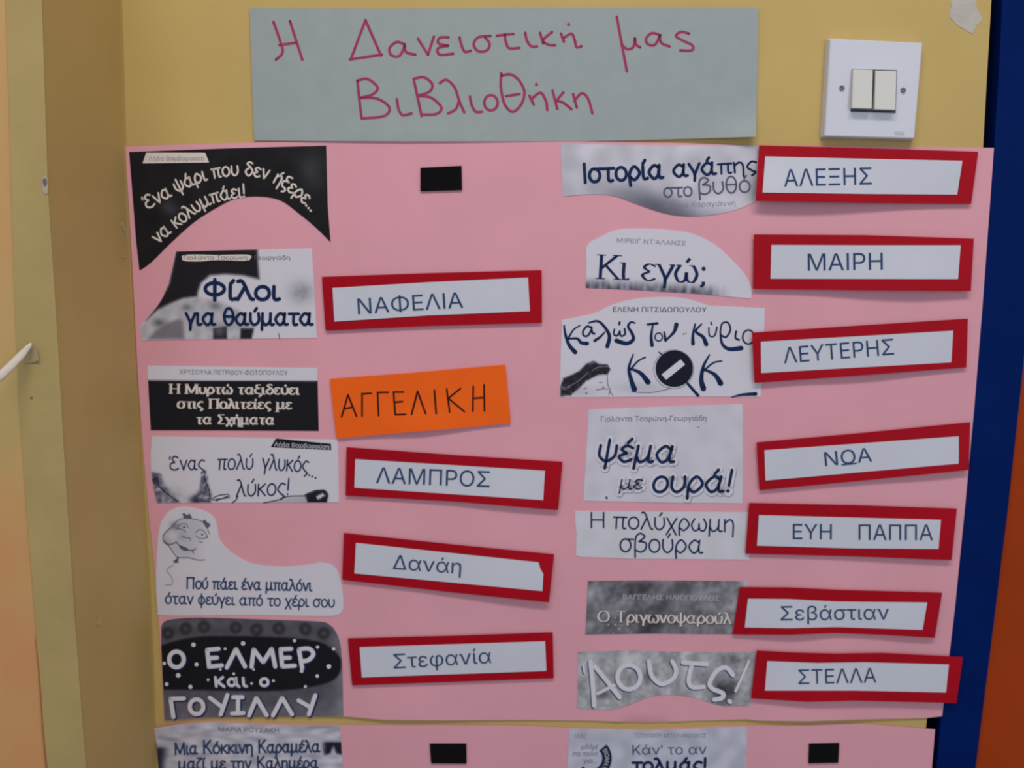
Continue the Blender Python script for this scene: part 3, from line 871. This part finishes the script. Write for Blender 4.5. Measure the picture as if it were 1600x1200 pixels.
# 9 serif question
def t9(x, y):
    yb = 446 + (x-915)*0.055
    g = sm(yb-17, yb+4, y)*sm(1150, 1090, x)*(0.75+0.8*nz(x*1.3, y*.4, 9, 2))
    c = mix(WHITE, (74, 76, 92), g)
    return c
o, d = cutout(smooth_line(F((250, 900), (255, 770), (350, 710), (450, 665), (600, 652), (850, 665), (1000, 695), (1150, 770), (1280, 890), (1370, 1000), (1398, 1080)), 4) + F((1395, 1140), (1000, 1105), (600, 1080), (245, 1065)), t9,
              'small half-round white cutout with two serif words and a grey smudge below')
k = Ink(); typeset(k, "ΜΙΡΕΙΓ ΝΤ'ΑΛΑΝΣΕ", F((462, 750), (940, 772)), 7.0, -0.004); k.build('author_lettering', o, d, I_grey)
k = Ink(); pen(k, 'Κι εγώ;', F((322, 1000), (1075, 1032)), 26, 5.4, nib=(math.radians(8), 0.28), serif=True, slant=.02); k.build('lettering', o, d, I_dark)

# 10 round sign title
Gc = crop(860, 440, 4.444)
hat = Gc((70, 720), (90, 670), (140, 650), (200, 620), (250, 570), (300, 550), (335, 570), (395, 575), (418, 610), (395, 645), (330, 650), (250, 690), (200, 740), (140, 790), (68, 800))
def t10(x, y):
    c = mix(WHITE, (176, 174, 186), 0.5*gs(x-1000, 40)*gs(y-606, 8)+0.5*gs(x-905, 25)*gs(y-612, 8))
    c = mix(c, (30, 26, 36), poly_soft(hat, x, y, 1.2)*(0.97+0.3*min(0, nz(x, y, 5, 4))))
    return c
o, d = cutout(smooth_line(Gc((80, 265), (300, 220), (430, 160), (600, 118), (800, 105), (950, 120), (1100, 165)), 4) + Gc((1300, 175), (1490, 185), (1480, 500), (1460, 800), (900, 797), (500, 800), (65, 805), (70, 550)), t10,
              'white cutout with brush lettering, a black round sign and a man in a flat cap')
k = Ink(); typeset(k, 'ΕΛΕΝΗ ΠΙΤΣΙΔΟΠΟΥΛΟΥ', Gc((435, 210), (1085, 212)), 7.6, 0.008); k.build('author_lettering', o, d, I_ink)
k = Ink()
def gsx(w0, w1, *p):
    n = len(p)-1
    k.ribbon([(x, y, 1.22*(w0+(w1-w0)*(i/n)**0.9)/4.444) for i, (x, y) in enumerate(Gc(*p))])
gsx(10, 26, (95, 305), (105, 370), (130, 440), (172, 490)); gsx(8, 12, (205, 305), (160, 335), (122, 398)); gsx(10, 24, (122, 398), (185, 396), (215, 425), (255, 430))
gsx(12, 12, (285, 322), (255, 310), (227, 345), (232, 375), (260, 375), (285, 335)); gsx(12, 14, (285, 315), (290, 352), (305, 362))
gsx(10, 24, (265, 287), (330, 275), (380, 320), (410, 380), (395, 450)); gsx(9, 18, (378, 350), (345, 385), (308, 410))
gsx(10, 12, (445, 330), (440, 365), (465, 375), (482, 345)); gsx(10, 12, (482, 345), (490, 378), (518, 365), (515, 328)); gsx(12, 12, (481, 280), (478, 298))
gsx(9, 26, (588, 288), (558, 282), (540, 312), (567, 360), (575, 402), (530, 430), (458, 410))
gsx(14, 16, (675, 298), (742, 290)); gsx(10, 22, (712, 298), (700, 380), (706, 442)); k.ring(*Gc((752, 385))[0], 5.8, 6.3, 2.4)
gsx(10, 18, (790, 350), (800, 408)); gsx(10, 26, (800, 410), (858, 350), (875, 298)); k.disc(*Gc((925, 364))[0], 1.2, 1.2); k.disc(*Gc((941, 360))[0], 1, 1)
gsx(10, 22, (1005, 295), (990, 370), (990, 432)); gsx(9, 26, (1050, 295), (1010, 345), (1060, 385), (1082, 435)); gsx(9, 10, (1100, 320), (1105, 375), (1140, 375), (1157, 318)); gsx(9, 10, (1115, 282), (1120, 298))
gsx(10, 12, (1180, 350), (1192, 292), (1232, 285), (1250, 335), (1220, 385), (1190, 375)); gsx(10, 28, (1180, 350), (1192, 430), (1240, 468), (1325, 462))
gsx(12, 12, (1290, 345), (1285, 390), (1310, 405)); k.ring(*Gc((1375, 385))[0], 9, 11, 2.8)
gsx(9, 32, (575, 505), (545, 600), (560, 680), (583, 748)); gsx(9, 12, (660, 525), (605, 555), (554, 615)); gsx(12, 32, (556, 605), (625, 635), (678, 698))
gsx(9, 34, (1105, 508), (1062, 590), (1048, 680), (1062, 742)); gsx(9, 12, (1190, 552), (1130, 565), (1062, 622)); gsx(12, 32, (1066, 610), (1140, 645), (1182, 706))
gsx(6, 22, (1258, 802), (1330, 786), (1425, 780)); gsx(16, 18, (950, 705), (1025, 790)); gsx(8, 8, (755, 490), (775, 508))
k.build('lettering', o, d, I_dark)
k = Ink(); k.disc(*Gc((860, 605))[0], 29.3, 28.6, 40); k.build('round_sign', o, d, I_ink, lift=0.0002)
k = Ink(); k.poly(Gc((772, 645), (905, 540), (935, 577), (803, 682))); k.build('white_bar', o, d, I_white, lift=0.0003)
k = Ink()
for s in (((395, 650), (400, 720), (415, 750), (405, 790)), ((320, 752), (360, 745), (402, 746)), ((410, 760), (435, 790)), ((340, 700), (362, 702)), ((232, 745), (250, 738)), ((150, 770), (140, 798)), ((560, 765), (700, 770), (840, 740))):
    k.ribbon(Gc(*s), 1.0)
for p in ((367, 735), (250, 775)): k.disc(*Gc(p)[0], 1.4, 1.4)
k.ring(*Gc((856, 609))[0], 31.5, 30.5, .7)
k.build('drawing', o, d, I_mid, lift=0.0002)
k = Ink()
for s in (((90, 740), (180, 700), (265, 630)), ((85, 725), (95, 750), (140, 730)), ((290, 620), (330, 595), (400, 590)), ((270, 575), (310, 562))): k.ribbon(Gc(*s), .9)
k.build('cap_lines', o, d, I_grey, lift=0.0002)

# 11 white title with outlined script
Hc = crop(880, 620, 4.444)
def t11(x, y): return mix(WHITE, (206, 202, 214), 0.5+nz(x, y, 30, 9))
o, d = cutout(Hc((175, 88), (700, 68), (1245, 50), (1248, 400), (1245, 740), (700, 735), (140, 722), (160, 400)), t11,
              'squarish white cutout with slanted navy script that has a soft pale outline')
k = Ink(); typeset(k, 'Γιολάντα Τσορώνη-Γεωργιάδη', Hc((262, 172), (995, 166)), 8.2, -0.002); k.ribbon(Hc((930, 208), (945, 212)), 1); k.build('author_lettering', o, d, I_mid)
def script(k, e, dx=0, dy=0):
    sh = lambda *p: [(x+dx, y+dy) for x, y in Hc(*p)]
    pen(k, 'ψέμα', sh((232, 448), (768, 456)), 25, 4.8+e, slant=.16); pen(k, 'με', sh((385, 642), (545, 640)), 15, 2.4+e, slant=.16); pen(k, 'ουρά!', sh((610, 662), (1165, 660)), 24, 4.8+e, slant=.16)
k = Ink(); script(k, 9.5, .8, 1.2); k.build('outline_shade', o, d, mat('soft_grey_print', (168, 166, 182)), lift=0.00008)
k = Ink(); script(k, 8.2, 0, 0); k.build('pale_outline', o, d, I_white, lift=0.00026)
k = Ink(); script(k, 0); k.ribbon(Hc((300, 698), (303, 704)), 3); k.build('lettering', o, d, I_dark, lift=0.00042)

# 12 plain two line title
def t12(x, y): return mix(WHITE, (210, 210, 216), 0.5+nz(x, y, 25, 12))
o, d = cutout(Hc((82, 792), (700, 797), (1310, 802), (1290, 1132), (900, 1128), (500, 1125), (120, 1112), (88, 1100), (92, 950), (84, 870)), t12,
              'plain white strip with two thin round navy lines, below the slanted script cutout')
k = Ink(); pen(k, 'Η', Hc((182, 908), (292, 908)), 16.5, 2.7); pen(k, 'πολύχρωμη', Hc((345, 914), (1190, 938)), 18.5, 2.7); pen(k, 'σβούρα', Hc((388, 1075), (968, 1086)), 20, 2.8)
k.build('lettering', o, d, I_dark)

# 13 dark cloudy title
Ic = crop(880, 880, 3.75)
def t13(x, y):
    g = 124 + 50*nz(x, y*1.3, 34, 21) + 30*nz(x, y, 9, 22)
    g += 60*gs(x-1160, 25)*gs(y-950, 30) - 45*gs(x-1010, 40)*gs(y-975, 20) - 40*gs(x-930, 20)*gs(y-985, 10) - 30*gs(x-1000, 60)*gs(y-915, 12) + 30*gs(x-930, 20)*gs(y-925, 15) + 70*gs(x-1166, 8)*gs(y-910, 8)
    g = max(34, min(205, g)); return (g, g-2, g+6)
o, d = cutout(Ic((145, 105), (500, 101), (1000, 105), (1082, 106), (1085, 422), (990, 416), (500, 412), (130, 418), (138, 250)), t13,
              'dark cloudy grey cutout with pale serif lettering, second from bottom right')
k = Ink(); typeset(k, 'ΒΑΓΓΕΛΗΣ ΗΛΙΟΠΟΥΛΟΣ', Ic((350, 212), (915, 220)), 8.0, 0.004); k.build('author_lettering', o, d, mat('pale_print', (188, 182, 192)))
k = Ink(); pen(k, 'Ο Τριγωνοψαρούλ', [(x+.9, y+1.1) for x, y in Ic((200, 343), (985, 356))], 12, 3.8, nib=NB, serif=True); k.build('lettering_shade', o, d, I_ink, lift=0.0001)
k = Ink(); pen(k, 'Ο Τριγωνοψαρούλ', Ic((200, 343), (985, 356)), 12, 3.2, nib=NB, serif=True)
for p in ((305, 320), (265, 362), (303, 360), (330, 385), (292, 410)): k.disc(*Ic(p)[0], 1.0, 1.0)
k.build('lettering', o, d, I_cream, lift=0.0002)

# 14 outlined letters on marble grey
def t14(x, y):
    g = 176 + 48*nz(x*1.2, y*.8, 22, 31) + 25*nz(x, y, 7, 32)
    g -= 110*gs(x-1130, 20)*gs(y-1078, 22) + 90*gs(x-943, 12)*gs(y-1085, 8) + 50*gs(x-1015, 10)*gs(y-1058, 10) + 40*gs(x-1150, 20)*gs(y-1030, 8)
    g = max(50, min(212, g)); return (g, g-1, g+5)
o, d = cutout(Ic((85, 520), (400, 512), (700, 520), (1140, 520), (1112, 700), (1095, 836)) + smooth_line(Ic((950, 838), (880, 825), (780, 790), (680, 775), (600, 772), (500, 785), (400, 825), (300, 855), (200, 858), (80, 850)), 4) + Ic((85, 700)), t14,
              'mottled light grey cutout with large white outlined letters and a wavy bottom')
def aouts(k, w, dx=0, dy=0):
    def s(*p, ww=w): k.ribbon(Ic(*[(a+dx, b+dy) for a, b in p]), ww)
    s((118, 600), (124, 640), ww=w*.5); s((160, 575), (172, 700), (182, 835)); s((172, 590), (240, 670), (330, 785)); s((200, 765), (300, 715), ww=w*.7)
    q = Ic((385+dx, 668+dy))[0]; k.ring(q[0], q[1], 18, 19, w)
    s((502, 575), (520, 660), (575, 708), (640, 680), (662, 630), (640, 575)); s((702, 582), (842, 592)); s((755, 592), (735, 680), (755, 725), (822, 725))
    s((995, 655), (955, 612), (900, 632), (858, 700), (875, 735), (935, 762), (930, 790), (885, 800)); s((1088, 575), (1010, 750), ww=w*.6); s((975, 808), (978, 812))
k = Ink(); aouts(k, 7.0, -6, 6); k.build('lettering_shade', o, d, I_navy, lift=0.0001)
k = Ink(); aouts(k, 7.0); k.build('lettering', o, d, I_white, lift=0.0002)

# 15 lower right card
Jc = crop(860, 1110, 4.706)
def t15(x, y): return mix((206, 206, 222), (184, 184, 202), 0.5+1.2*nz(x, y, 22, 41))
o, d = cutout(Jc((135, 133), (700, 147), (1000, 140), (1445, 121), (1440, 420)) + [(1160, 1300), (880, 1300)] + Jc((128, 420)), t15,
              'pale cutout with a dark curved badge, cut off at the bottom right', depth=d_low)
k = Ink(); typeset(k, 'ΤΖΕΝΙΦΕΡ ΜΟΥΡ-ΜΑΛΙΝΟΣ', Jc((620, 200), (1142, 200)), 6.6, 0.0, slant=.2); typeset(k, 'ολλς', Jc((178, 203), (262, 203)), 8, 0)
k.build('author_lettering', o, d, I_grey)
k = Ink(); typeset(k, "Κάν' το αν", Jc((603, 326), (1148, 322)), 15.0, -0.004)
k.build('lettering', o, d, I_navy)
k = Ink(); pen(k, 'τολμάς!', Jc((604, 446), (1150, 442)), 13.5, 4.6); k.build('lettering', o, d, I_dark)
k = Ink(); typeset(k, 'μιλάμε', Jc((225, 284), (348, 284)), 8.0, 0.0, slant=.15); typeset(k, 'στα παιδιά', Jc((160, 336), (345, 336)), 8.0, 0.0, slant=.15); typeset(k, 'για...', Jc((240, 388), (338, 388)), 8.0, 0.0, slant=.15)
k.build('small_lettering', o, d, I_mid)
k = Ink()
arc = [(math.cos(math.radians(a))*118+298, math.sin(math.radians(a))*118+352) for a in range(-42, 142, 8)]
k.ribbon([(x, y, 15) for x, y in Jc(*arc)], nib=(0.0, 1.0))
k.build('round_badge', o, d, I_dark)
k = Ink(); arc2 = [(math.cos(math.radians(a))*104+298, math.sin(math.radians(a))*104+352) for a in range(-34, 60, 8)]
typeset(k, 'ΒΙΩΜΑΤΑ', Jc(*arc2), 6.5, 0.01); k.build('badge_lettering', o, d, I_cream, lift=0.0002)

# ------------------------------------------------------------------ black velcro squares
for pts, dep, lab in ((((657, 262), (721, 259), (722, 297), (657, 299)), d_pink, 'black velcro patch at the top centre of the upper pink sheet'),
                      (((671.5, 1163), (728.5, 1163), (729, 1193.5), (673.5, 1193)), d_low, 'black velcro patch at the bottom centre, on the lower pink sheet'),
                      (((1264.5, 1163), (1311.5, 1162), (1310, 1192), (1263.5, 1193)), d_low, 'black velcro patch at the bottom right, on the lower pink sheet')):
    v = sheet('velcro_patch', list(pts), add(dep, 0.0016), M_black, step=6, thick=0.0015)
    tag(v, lab, 'velcro patch', 'bare velcro patches on the pink sheets')

# ------------------------------------------------------------------ name tags
K1 = crop(490, 400, 4.0); K2 = crop(510, 680, 2.927); K3 = crop(1160, 210, 3.636); K4 = crop(1140, 480, 3.478); K5 = crop(1130, 780, 3.404)
def name_tag(c, card, strip, texts, label, lift=0.0030, lifts=(), bar=None):
    card = c(*card); strip = c(*strip)
    x0 = min(p[0] for p in card); x1 = max(p[0] for p in card); y0 = min(p[1] for p in card); y1 = max(p[1] for p in card)
    def dep(x, y):
        u = (x-x0)/(x1-x0); v = (y-y0)/(y1-y0)
        h = lift + wave(x, y)
        for (u0, v0, su, sv, a) in lifts: h += a*gs(u-u0, su)*gs(v-v0, sv)
        return 0.0010 + h
    mx, my = (x0+x1)/2, (y0+y1)/2
    r = empty('name_tag', at(mx, my, dep(mx, my)))
    tag(r, label, 'name tag', 'name tags stuck on the pink sheet')
    sheet('card_backing', card, dep, M_red, parent=r, step=7, thick=0.0004)
    st = sheet('name_strip', strip, add(dep, 0.0004), M_white, parent=r, step=7, thick=0.0003)
    k = Ink()
    for t, base, cap in texts: typeset(k, t, c(*base), cap, 0.0)
    if bar: k.ribbon(c(*bar), 2.4)
    k.build('lettering', st, add(dep, 0.0004), I_navy, lift=0.00025)
    # the velcro pad that holds it
    sheet('velcro_pad', [(mx-30, my-14), (mx+30, my-14), (mx+30, my+14), (mx-30, my+14)], lambda x, y: dep(x, y)-0.0005, M_black, parent=r, step=10, thick=0.0018)
    return r
name_tag(K1, ((52, 130), (700, 107), (1425, 88), (1427, 418), (700, 438), (75, 467)), ((118, 200), (700, 165), (1340, 135), (1346, 240), (1352, 345), (700, 372), (130, 410)),
         [('ΝΑΦΕΛΙΑ', ((278, 364), (936, 322)), 24.5)], 'red-bordered name tag left of centre, highest in the left column, above the orange note', 0.0022)
name_tag(K2, ((92, 55), (600, 92), (1080, 122), (1060, 343), (600, 305), (88, 277)), ((132, 110), (1000, 163), (995, 230), (992, 297), (128, 240)),
         [('ΛΑΜΠΡΟΣ', ((226, 219), (746, 238)), 25)], 'red-bordered name tag just below the orange note, tilting down to the right', 0.0024, ((.8, 1, .3, .5, .002),))
name_tag(K2, ((80, 447), (600, 502), (1042, 545), (1018, 765), (600, 722), (72, 662)), ((135, 493), (970, 582), (978, 610), (992, 635), (988, 713), (128, 632)),
         [('Δανάη', ((302, 612), (615, 634)), 22.5)], 'red-bordered name tag with a clipped strip corner, right of the balloon face cutout', 0.0026, ((.9, 1, .35, .6, .003),))
name_tag(K2, ((98, 930), (600, 917), (1035, 902), (1040, 1112), (600, 1128), (118, 1145)), ((152, 970), (1000, 943), (1006, 1078), (162, 1108)),
         [('Στεφανία', ((308, 1068), (755, 1042)), 23)], 'red-bordered name tag right of the dark spotted cutout, lowest in the left column', 0.0022)
name_tag(K3, ((95, 62), (500, 72), (1340, 98), (1300, 395), (700, 390), (75, 378)), ((130, 125), (700, 138), (1250, 150), (1220, 342), (700, 338), (115, 330)),
         [('ΑΛΕΞΗΣ', ((237, 296), (736, 284)), 27)], 'red-bordered name tag directly under the light switch, topmost in the right column', 0.0026, ((.15, 1, .45, .6, .0060),))
name_tag(K3, ((65, 568), (700, 572), (1315, 592), (1298, 890), (700, 886), (60, 878)), ((165, 628), (700, 630), (1240, 630), (1225, 822), (160, 820)),
         [('ΜΑΙΡΗ', ((372, 774), (798, 768)), 26.5)], 'second red-bordered name tag from the top right, beside the half-round serif cutout', 0.0030, ((.7, 1, .35, .6, .0040),))
name_tag(K4, ((122, 138), (700, 100), (1295, 62), (1287, 328), (700, 372), (135, 412)), ((170, 188), (700, 158), (1215, 128), (1205, 300), (700, 328), (172, 358)),
         [('ΛΕΥΤΕΡΗΣ', ((296, 305), (895, 257)), 25)], 'red-bordered name tag overlapping the cutout with the black round sign', 0.0026, ((.5, 1, .3, .6, .0024), (0, .6, .15, .8, .002)))
name_tag(K4, ((147, 735), (700, 685), (1308, 625), (1300, 885), (700, 945), (163, 995)), ((190, 778), (1245, 702), (1245, 850), (195, 942)),
         [('ΝΟΑ', ((520, 864), (776, 838)), 22)], 'red-bordered name tag with only three letters, beside the blue door frame', 0.0028, ((.9, 1, .3, .6, .0025),), bar=((612, 856), (688, 849)))
name_tag(K5, ((138, 20), (700, 32), (1243, 50), (1215, 325), (700, 305), (118, 290)), ((190, 85), (1158, 110), (1145, 265), (700, 262), (180, 247)),
         [('ΕΥΗ', ((370, 213), (578, 214)), 24), ('ΠΑΠΠΑ', ((720, 217), (1116, 218)), 24.5)], 'red-bordered name tag with two words, right of the plain white two-line strip', 0.0026, ((.9, 1, .4, .6, .0015),))
name_tag(K5, ((88, 468), (350, 470), (600, 482), (1165, 498), (1125, 738), (850, 722), (600, 712), (350, 722), (50, 720)), ((132, 530), (350, 532), (600, 545), (1085, 550), (1060, 695), (600, 680), (350, 686), (115, 682)),
         [('Σεβάστιαν', ((305, 645), (882, 640)), 22.5)], 'red-bordered name tag overlapping the dark cloudy cutout, second from bottom right', 0.0026, ((.3, 1, .2, .6, .0025), (.85, 1, .2, .6, .002)))
name_tag(K5, ((178, 805), (350, 815), (600, 822), (850, 818), (1275, 840), (1240, 1085), (700, 1072), (450, 1078), (148, 1060)), ((235, 862), (500, 872), (750, 868), (1200, 880), (1185, 1028), (700, 1018), (222, 1018)),
         [('ΣΤΕΛΛΑ', ((400, 984), (815, 975)), 23)], 'lowest red-bordered name tag on the right, reaching over the blue door frame', 0.0030, ((.4, 1, .3, .6, .003), (.9, 1, .2, .6, .002)))

# orange handwritten note
def d_note(x, y): return 0.0030 + wave(x, y) + 0.0022*gs(x-660, 60)*gs(y-676, 30)
n = sheet('name_note', K1((103, 768), (600, 732), (1198, 680), (1215, 860), (1232, 1045), (900, 1078), (500, 1110), (145, 1142), (122, 950)), d_note, M_note, step=7, thick=0.0004)
tag(n, 'orange card note with handwritten brown capitals, left of centre', 'name note', 'name tags stuck on the pink sheet')
k = Ink()
for s in (((175, 1005), (215, 868)), ((215, 868), (268, 1002)), ((192, 955), (248, 945)), ((303, 1000), (303, 860)), ((303, 862), (360, 858)), ((406, 998), (400, 855)), ((400, 853), (466, 852)),
          ((510, 992), (500, 850)), ((500, 850), (562, 850)), ((505, 915), (555, 910)), ((510, 992), (576, 990)), ((612, 990), (650, 845)), ((650, 845), (700, 985)), ((755, 840), (766, 985)),
          ((832, 830), (850, 975)), ((918, 828), (842, 890)), ((842, 890), (942, 972)), ((998, 815), (995, 970)), ((1065, 805), (1068, 968)), ((995, 890), (1065, 885))):
    k.ribbon(K1(*s), 2.9)
k.build('lettering', n, d_note, I_brown)

# ------------------------------------------------------------------ light switch
def plate_mesh(name, front, depth_f, back, depth_b, m, parent, bevel=0.0):
    org = root_loc(parent)
    bm = bmesh.new()
    f = [bm.verts.new(at(x, y, depth_f) - org) for x, y in front]
    b = [bm.verts.new(at(x, y, depth_f)*1.0 - org) for x, y in back]
    for v in b: v.co.y = -depth_b - org.y
    bm.faces.new(f); bm.faces.new(list(reversed(b)))
    for i in range(4): bm.faces.new((f[i], b[i], b[(i+1) % 4], f[(i+1) % 4]))
    bmesh.ops.recalc_face_normals(bm, faces=bm.faces)
    if bevel: bmesh.ops.bevel(bm, geom=list(bm.edges), offset=bevel, segments=3, affect='EDGES', profile=0.5)
    me = bpy.data.meshes.new(name); bm.to_mesh(me); bm.free()
    for p in me.polygons: p.use_smooth = False
    return link(name, me, m, parent)
sw = empty('light_switch', at(1365, 140, 0.0))
tag(sw, 'square white double light switch on the yellow wall above the pink sheet', 'light switch')
plate_mesh('face_plate', [(1297, 60), (1442, 67), (1429, 217), (1288, 213)], 0.0085, [(1294.5, 57.5), (1445, 64.5), (1432, 220), (1285, 216)], 0.0, M_plastic, sw, 0.0012)
plate_mesh('rocker_shade', [(1331.5, 107.5), (1401.5, 109.5), (1399.5, 176.5), (1329.5, 174.5)], 0.0090, [(1331.5, 107.5), (1401.5, 109.5), (1399.5, 176.5), (1329.5, 174.5)], 0.004, mat('rocker_shade_grey', (70, 82, 92), rough=0.6), sw)  # dark plate whose grey stands for the shade around and under the rockers
def rocker(x0, y0, x1, y1, lean):
    org = root_loc(sw)
    tlp, trp = at(x0, y0, 0.0115), at(x1, y0+1, 0.0115)
    blp, brp = at(x0-1.5+lean, y1, 0.0152), at(x1-1.5+lean, y1+1, 0.0152)
    bm = bmesh.new()
    f = [bm.verts.new(p-org) for p in (tlp, trp, brp, blp)]
    b = []
    for p in (tlp, trp, brp, blp):
        q = p.copy(); q.y = -0.0090; b.append(bm.verts.new(q-org))
    bm.faces.new(f); bm.faces.new(list(reversed(b)))
    for i in range(4): bm.faces.new((f[i], b[i], b[(i+1) % 4], f[(i+1) % 4]))
    bmesh.ops.recalc_face_normals(bm, faces=bm.faces)
    bmesh.ops.bevel(bm, geom=list(bm.edges), offset=0.0005, segments=2, affect='EDGES', profile=0.5)
    me = bpy.data.meshes.new('rocker'); bm.to_mesh(me); bm.free()
    link('rocker', me, M_rocker, sw)
rocker(1333, 108, 1364, 169, 0); rocker(1368, 110, 1401, 171, 0)
def screw(px, py):
    org = root_loc(sw); c = at(px, py, 0.0097)
    bm = bmesh.new()
    bmesh.ops.create_cone(bm, cap_ends=True, segments=20, radius1=0.0021, radius2=0.0017, depth=0.0008, matrix=Matrix.Translation(c-org) @ Matrix.Rotation(math.pi/2, 4, 'X'))
    me = bpy.data.meshes.new('screw'); bm.to_mesh(me); bm.free()
    s = link('screw', me, M_screw, sw)
    bm = bmesh.new()
    bmesh.ops.create_cube(bm, size=1.0, matrix=Matrix.Translation(c-org+Vector((0, -0.0005, 0))) @ Matrix.Rotation(0.6, 4, 'Y') @ Matrix.Diagonal((0.0030, 0.0002, 0.0005, 1)))
    me = bpy.data.meshes.new('slot'); bm.to_mesh(me); bm.free()
    sl = link('slot', me, M_gap, s)
screw(1316, 137); screw(1412, 140.5)
k = Ink()
for i, x in enumerate((1400, 1404, 1408, 1412)): k.ribbon([(x, 205+i*.2), (x+.5, 209+i*.2)], 1.4)
k.build('moulded_mark', sw, lambda x, y: 0.0096, mat('warm_mark', (206, 200, 186), var=0.02))

# ------------------------------------------------------------------ small things on the pillar
def curl():
    # white tape end standing off the pillar, with the flat flap still stuck on
    r = empty('tape_curl', at(40, 560, DP+0.003))
    tag(r, 'curled end of white tape sticking out from the left pillar edge', 'tape')
    org = root_loc(r)
    bm = bmesh.new()
    path = [(-70, 632, 0.030), (-30, 606, 0.026), (0, 588, 0.020), (18, 571, 0.013), (35, 553, 0.007), (46, 540, 0.0035), (49, 536, 0.0032)]
    rad = [0.0033, 0.0033, 0.0032, 0.0032, 0.0028, 0.0017, 0.0006]
    P = [at(x, y, DP+0.003+o_) for x, y, o_ in path]
    rings = []
    nr = 10
    for i, p in enumerate(P):
        t = (P[min(i+1, len(P)-1)] - P[max(i-1, 0)]).normalized()
        u = t.cross(Vector((0, 1, 0))).normalized(); w = t.cross(u).normalized()
        rings.append([bm.verts.new(p - org + (u*math.cos(2*math.pi*j/nr)*rad[i] + w*math.sin(2*math.pi*j/nr)*rad[i]*0.45)) for j in range(nr)])
    for a, b in zip(rings, rings[1:]):
        for j in range(nr): bm.faces.new((a[j], a[(j+1) % nr], b[(j+1) % nr], b[j]))
    bm.faces.new(rings[0]); bm.faces.new(list(reversed(rings[-1])))
    bmesh.ops.recalc_face_normals(bm, faces=bm.faces)
    me = bpy.data.meshes.new('curl'); bm.to_mesh(me); bm.free()
    for p in me.polygons: p.use_smooth = True
    link('curl', me, mat('white_tape', (206, 194, 182), rough=0.5, var=0.03), r)
    sheet('flap', [(34, 556), (48, 536), (58, 548), (61, 563), (48, 567), (36, 568)], lambda x, y: DP+0.0034+0.0016*gs(x-62, 10), mat('aged_tape', (176, 156, 118), rough=0.4, var=0.05), parent=r, step=5, thick=0.0003)
curl()
tm = bpy.data.objects['trim_1']
flat_chip('paint_chip', [(67, 279), (71, 275), (74, 285), (74.5, 301), (70, 303), (66, 296)], DP+0.003, mat('chip_plaster', (186, 172, 150)), tm, 0.0004)
flat_chip('paint_chip', [(67, 281), (71, 279), (73, 285), (71, 290), (68, 289)], DP+0.0034, M_chipd, tm, 0.0003)
flat_chip('reddish_line', [(54, 990), (59, 1040), (62, 1080), (66, 1140), (72, 1210), (75, 1210), (68, 1140), (64, 1080), (60, 1035)], DP+0.003, mat('reddish_brown', (168, 104, 74)), tm, 0.0002)  # thin reddish line low along the trim's left edge
flat_chip('paint_scuff', [(47, 621), (50, 620), (51, 623), (48, 624)], DP+0.003, M_chipd, tm, 0.0002)
# scuffs on the shaded side face (its plane runs back to the wall corner)
def side_scuff(name, px, py, w, h, m):
    # intersect the view ray with the side face between edge and corner
    zc = at(px, py, 0.07).z
    best = None
    for i in range(141):
        off = DP*i/140
        p = at(px, py, off)
        e = at(*[(65, 0), (75, 300), (88, 500), (103, 760), (119, 1000), (134, 1200)][min(5, int(py//240)+0)], DP)
        L1 = sorted(edge, key=lambda q: q[1]); L2 = sorted(corner, key=lambda q: q[1])
        def xa(L, z):
            for a, b in zip(L, L[1:]):
                if a[1] <= z <= b[1]: return a[0]+(b[0]-a[0])*(z-a[1])/((b[1]-a[1]) or 1)
            return L[-1][0]
        xf = xa(L1, p.z)*(off/DP) + xa(L2, p.z)*(1-off/DP)
        e_ = abs(p.x-xf)
        if best is None or e_ < best[0]: best = (e_, p)
    p = best[1]
    bm = bmesh.new()
    n = 9
    vs1 = []
    for j in range(n):
        a = 2*math.pi*j/n; rr = 0.7+0.5*random.random()
        vs1.append(bm.verts.new((0.0, math.cos(a)*w*rr*.7, math.sin(a)*h*rr*.7)))
    f = bm.faces.new(vs1)
    ex = bmesh.ops.extrude_face_region(bm, geom=[f])
    for v in ex['geom']:
        if isinstance(v, bmesh.types.BMVert): v.co.x += 0.0005
    bmesh.ops.recalc_face_normals(bm, faces=bm.faces)
    me = bpy.data.meshes.new(name); bm.to_mesh(me); bm.free()
    o = link(name, me, m, pillar); o.location = p
M_scuff = mat('pale_scuff', (186, 168, 130), rough=0.9, var=0.05)
side_scuff('paint_scuff', 155, 973, 0.006, 0.004, M_scuff)
side_scuff('paint_scuff', 192, 354, 0.004, 0.006, M_scuff)
side_scuff('paint_scuff', 192, 402, 0.0035, 0.0016, M_scuff)
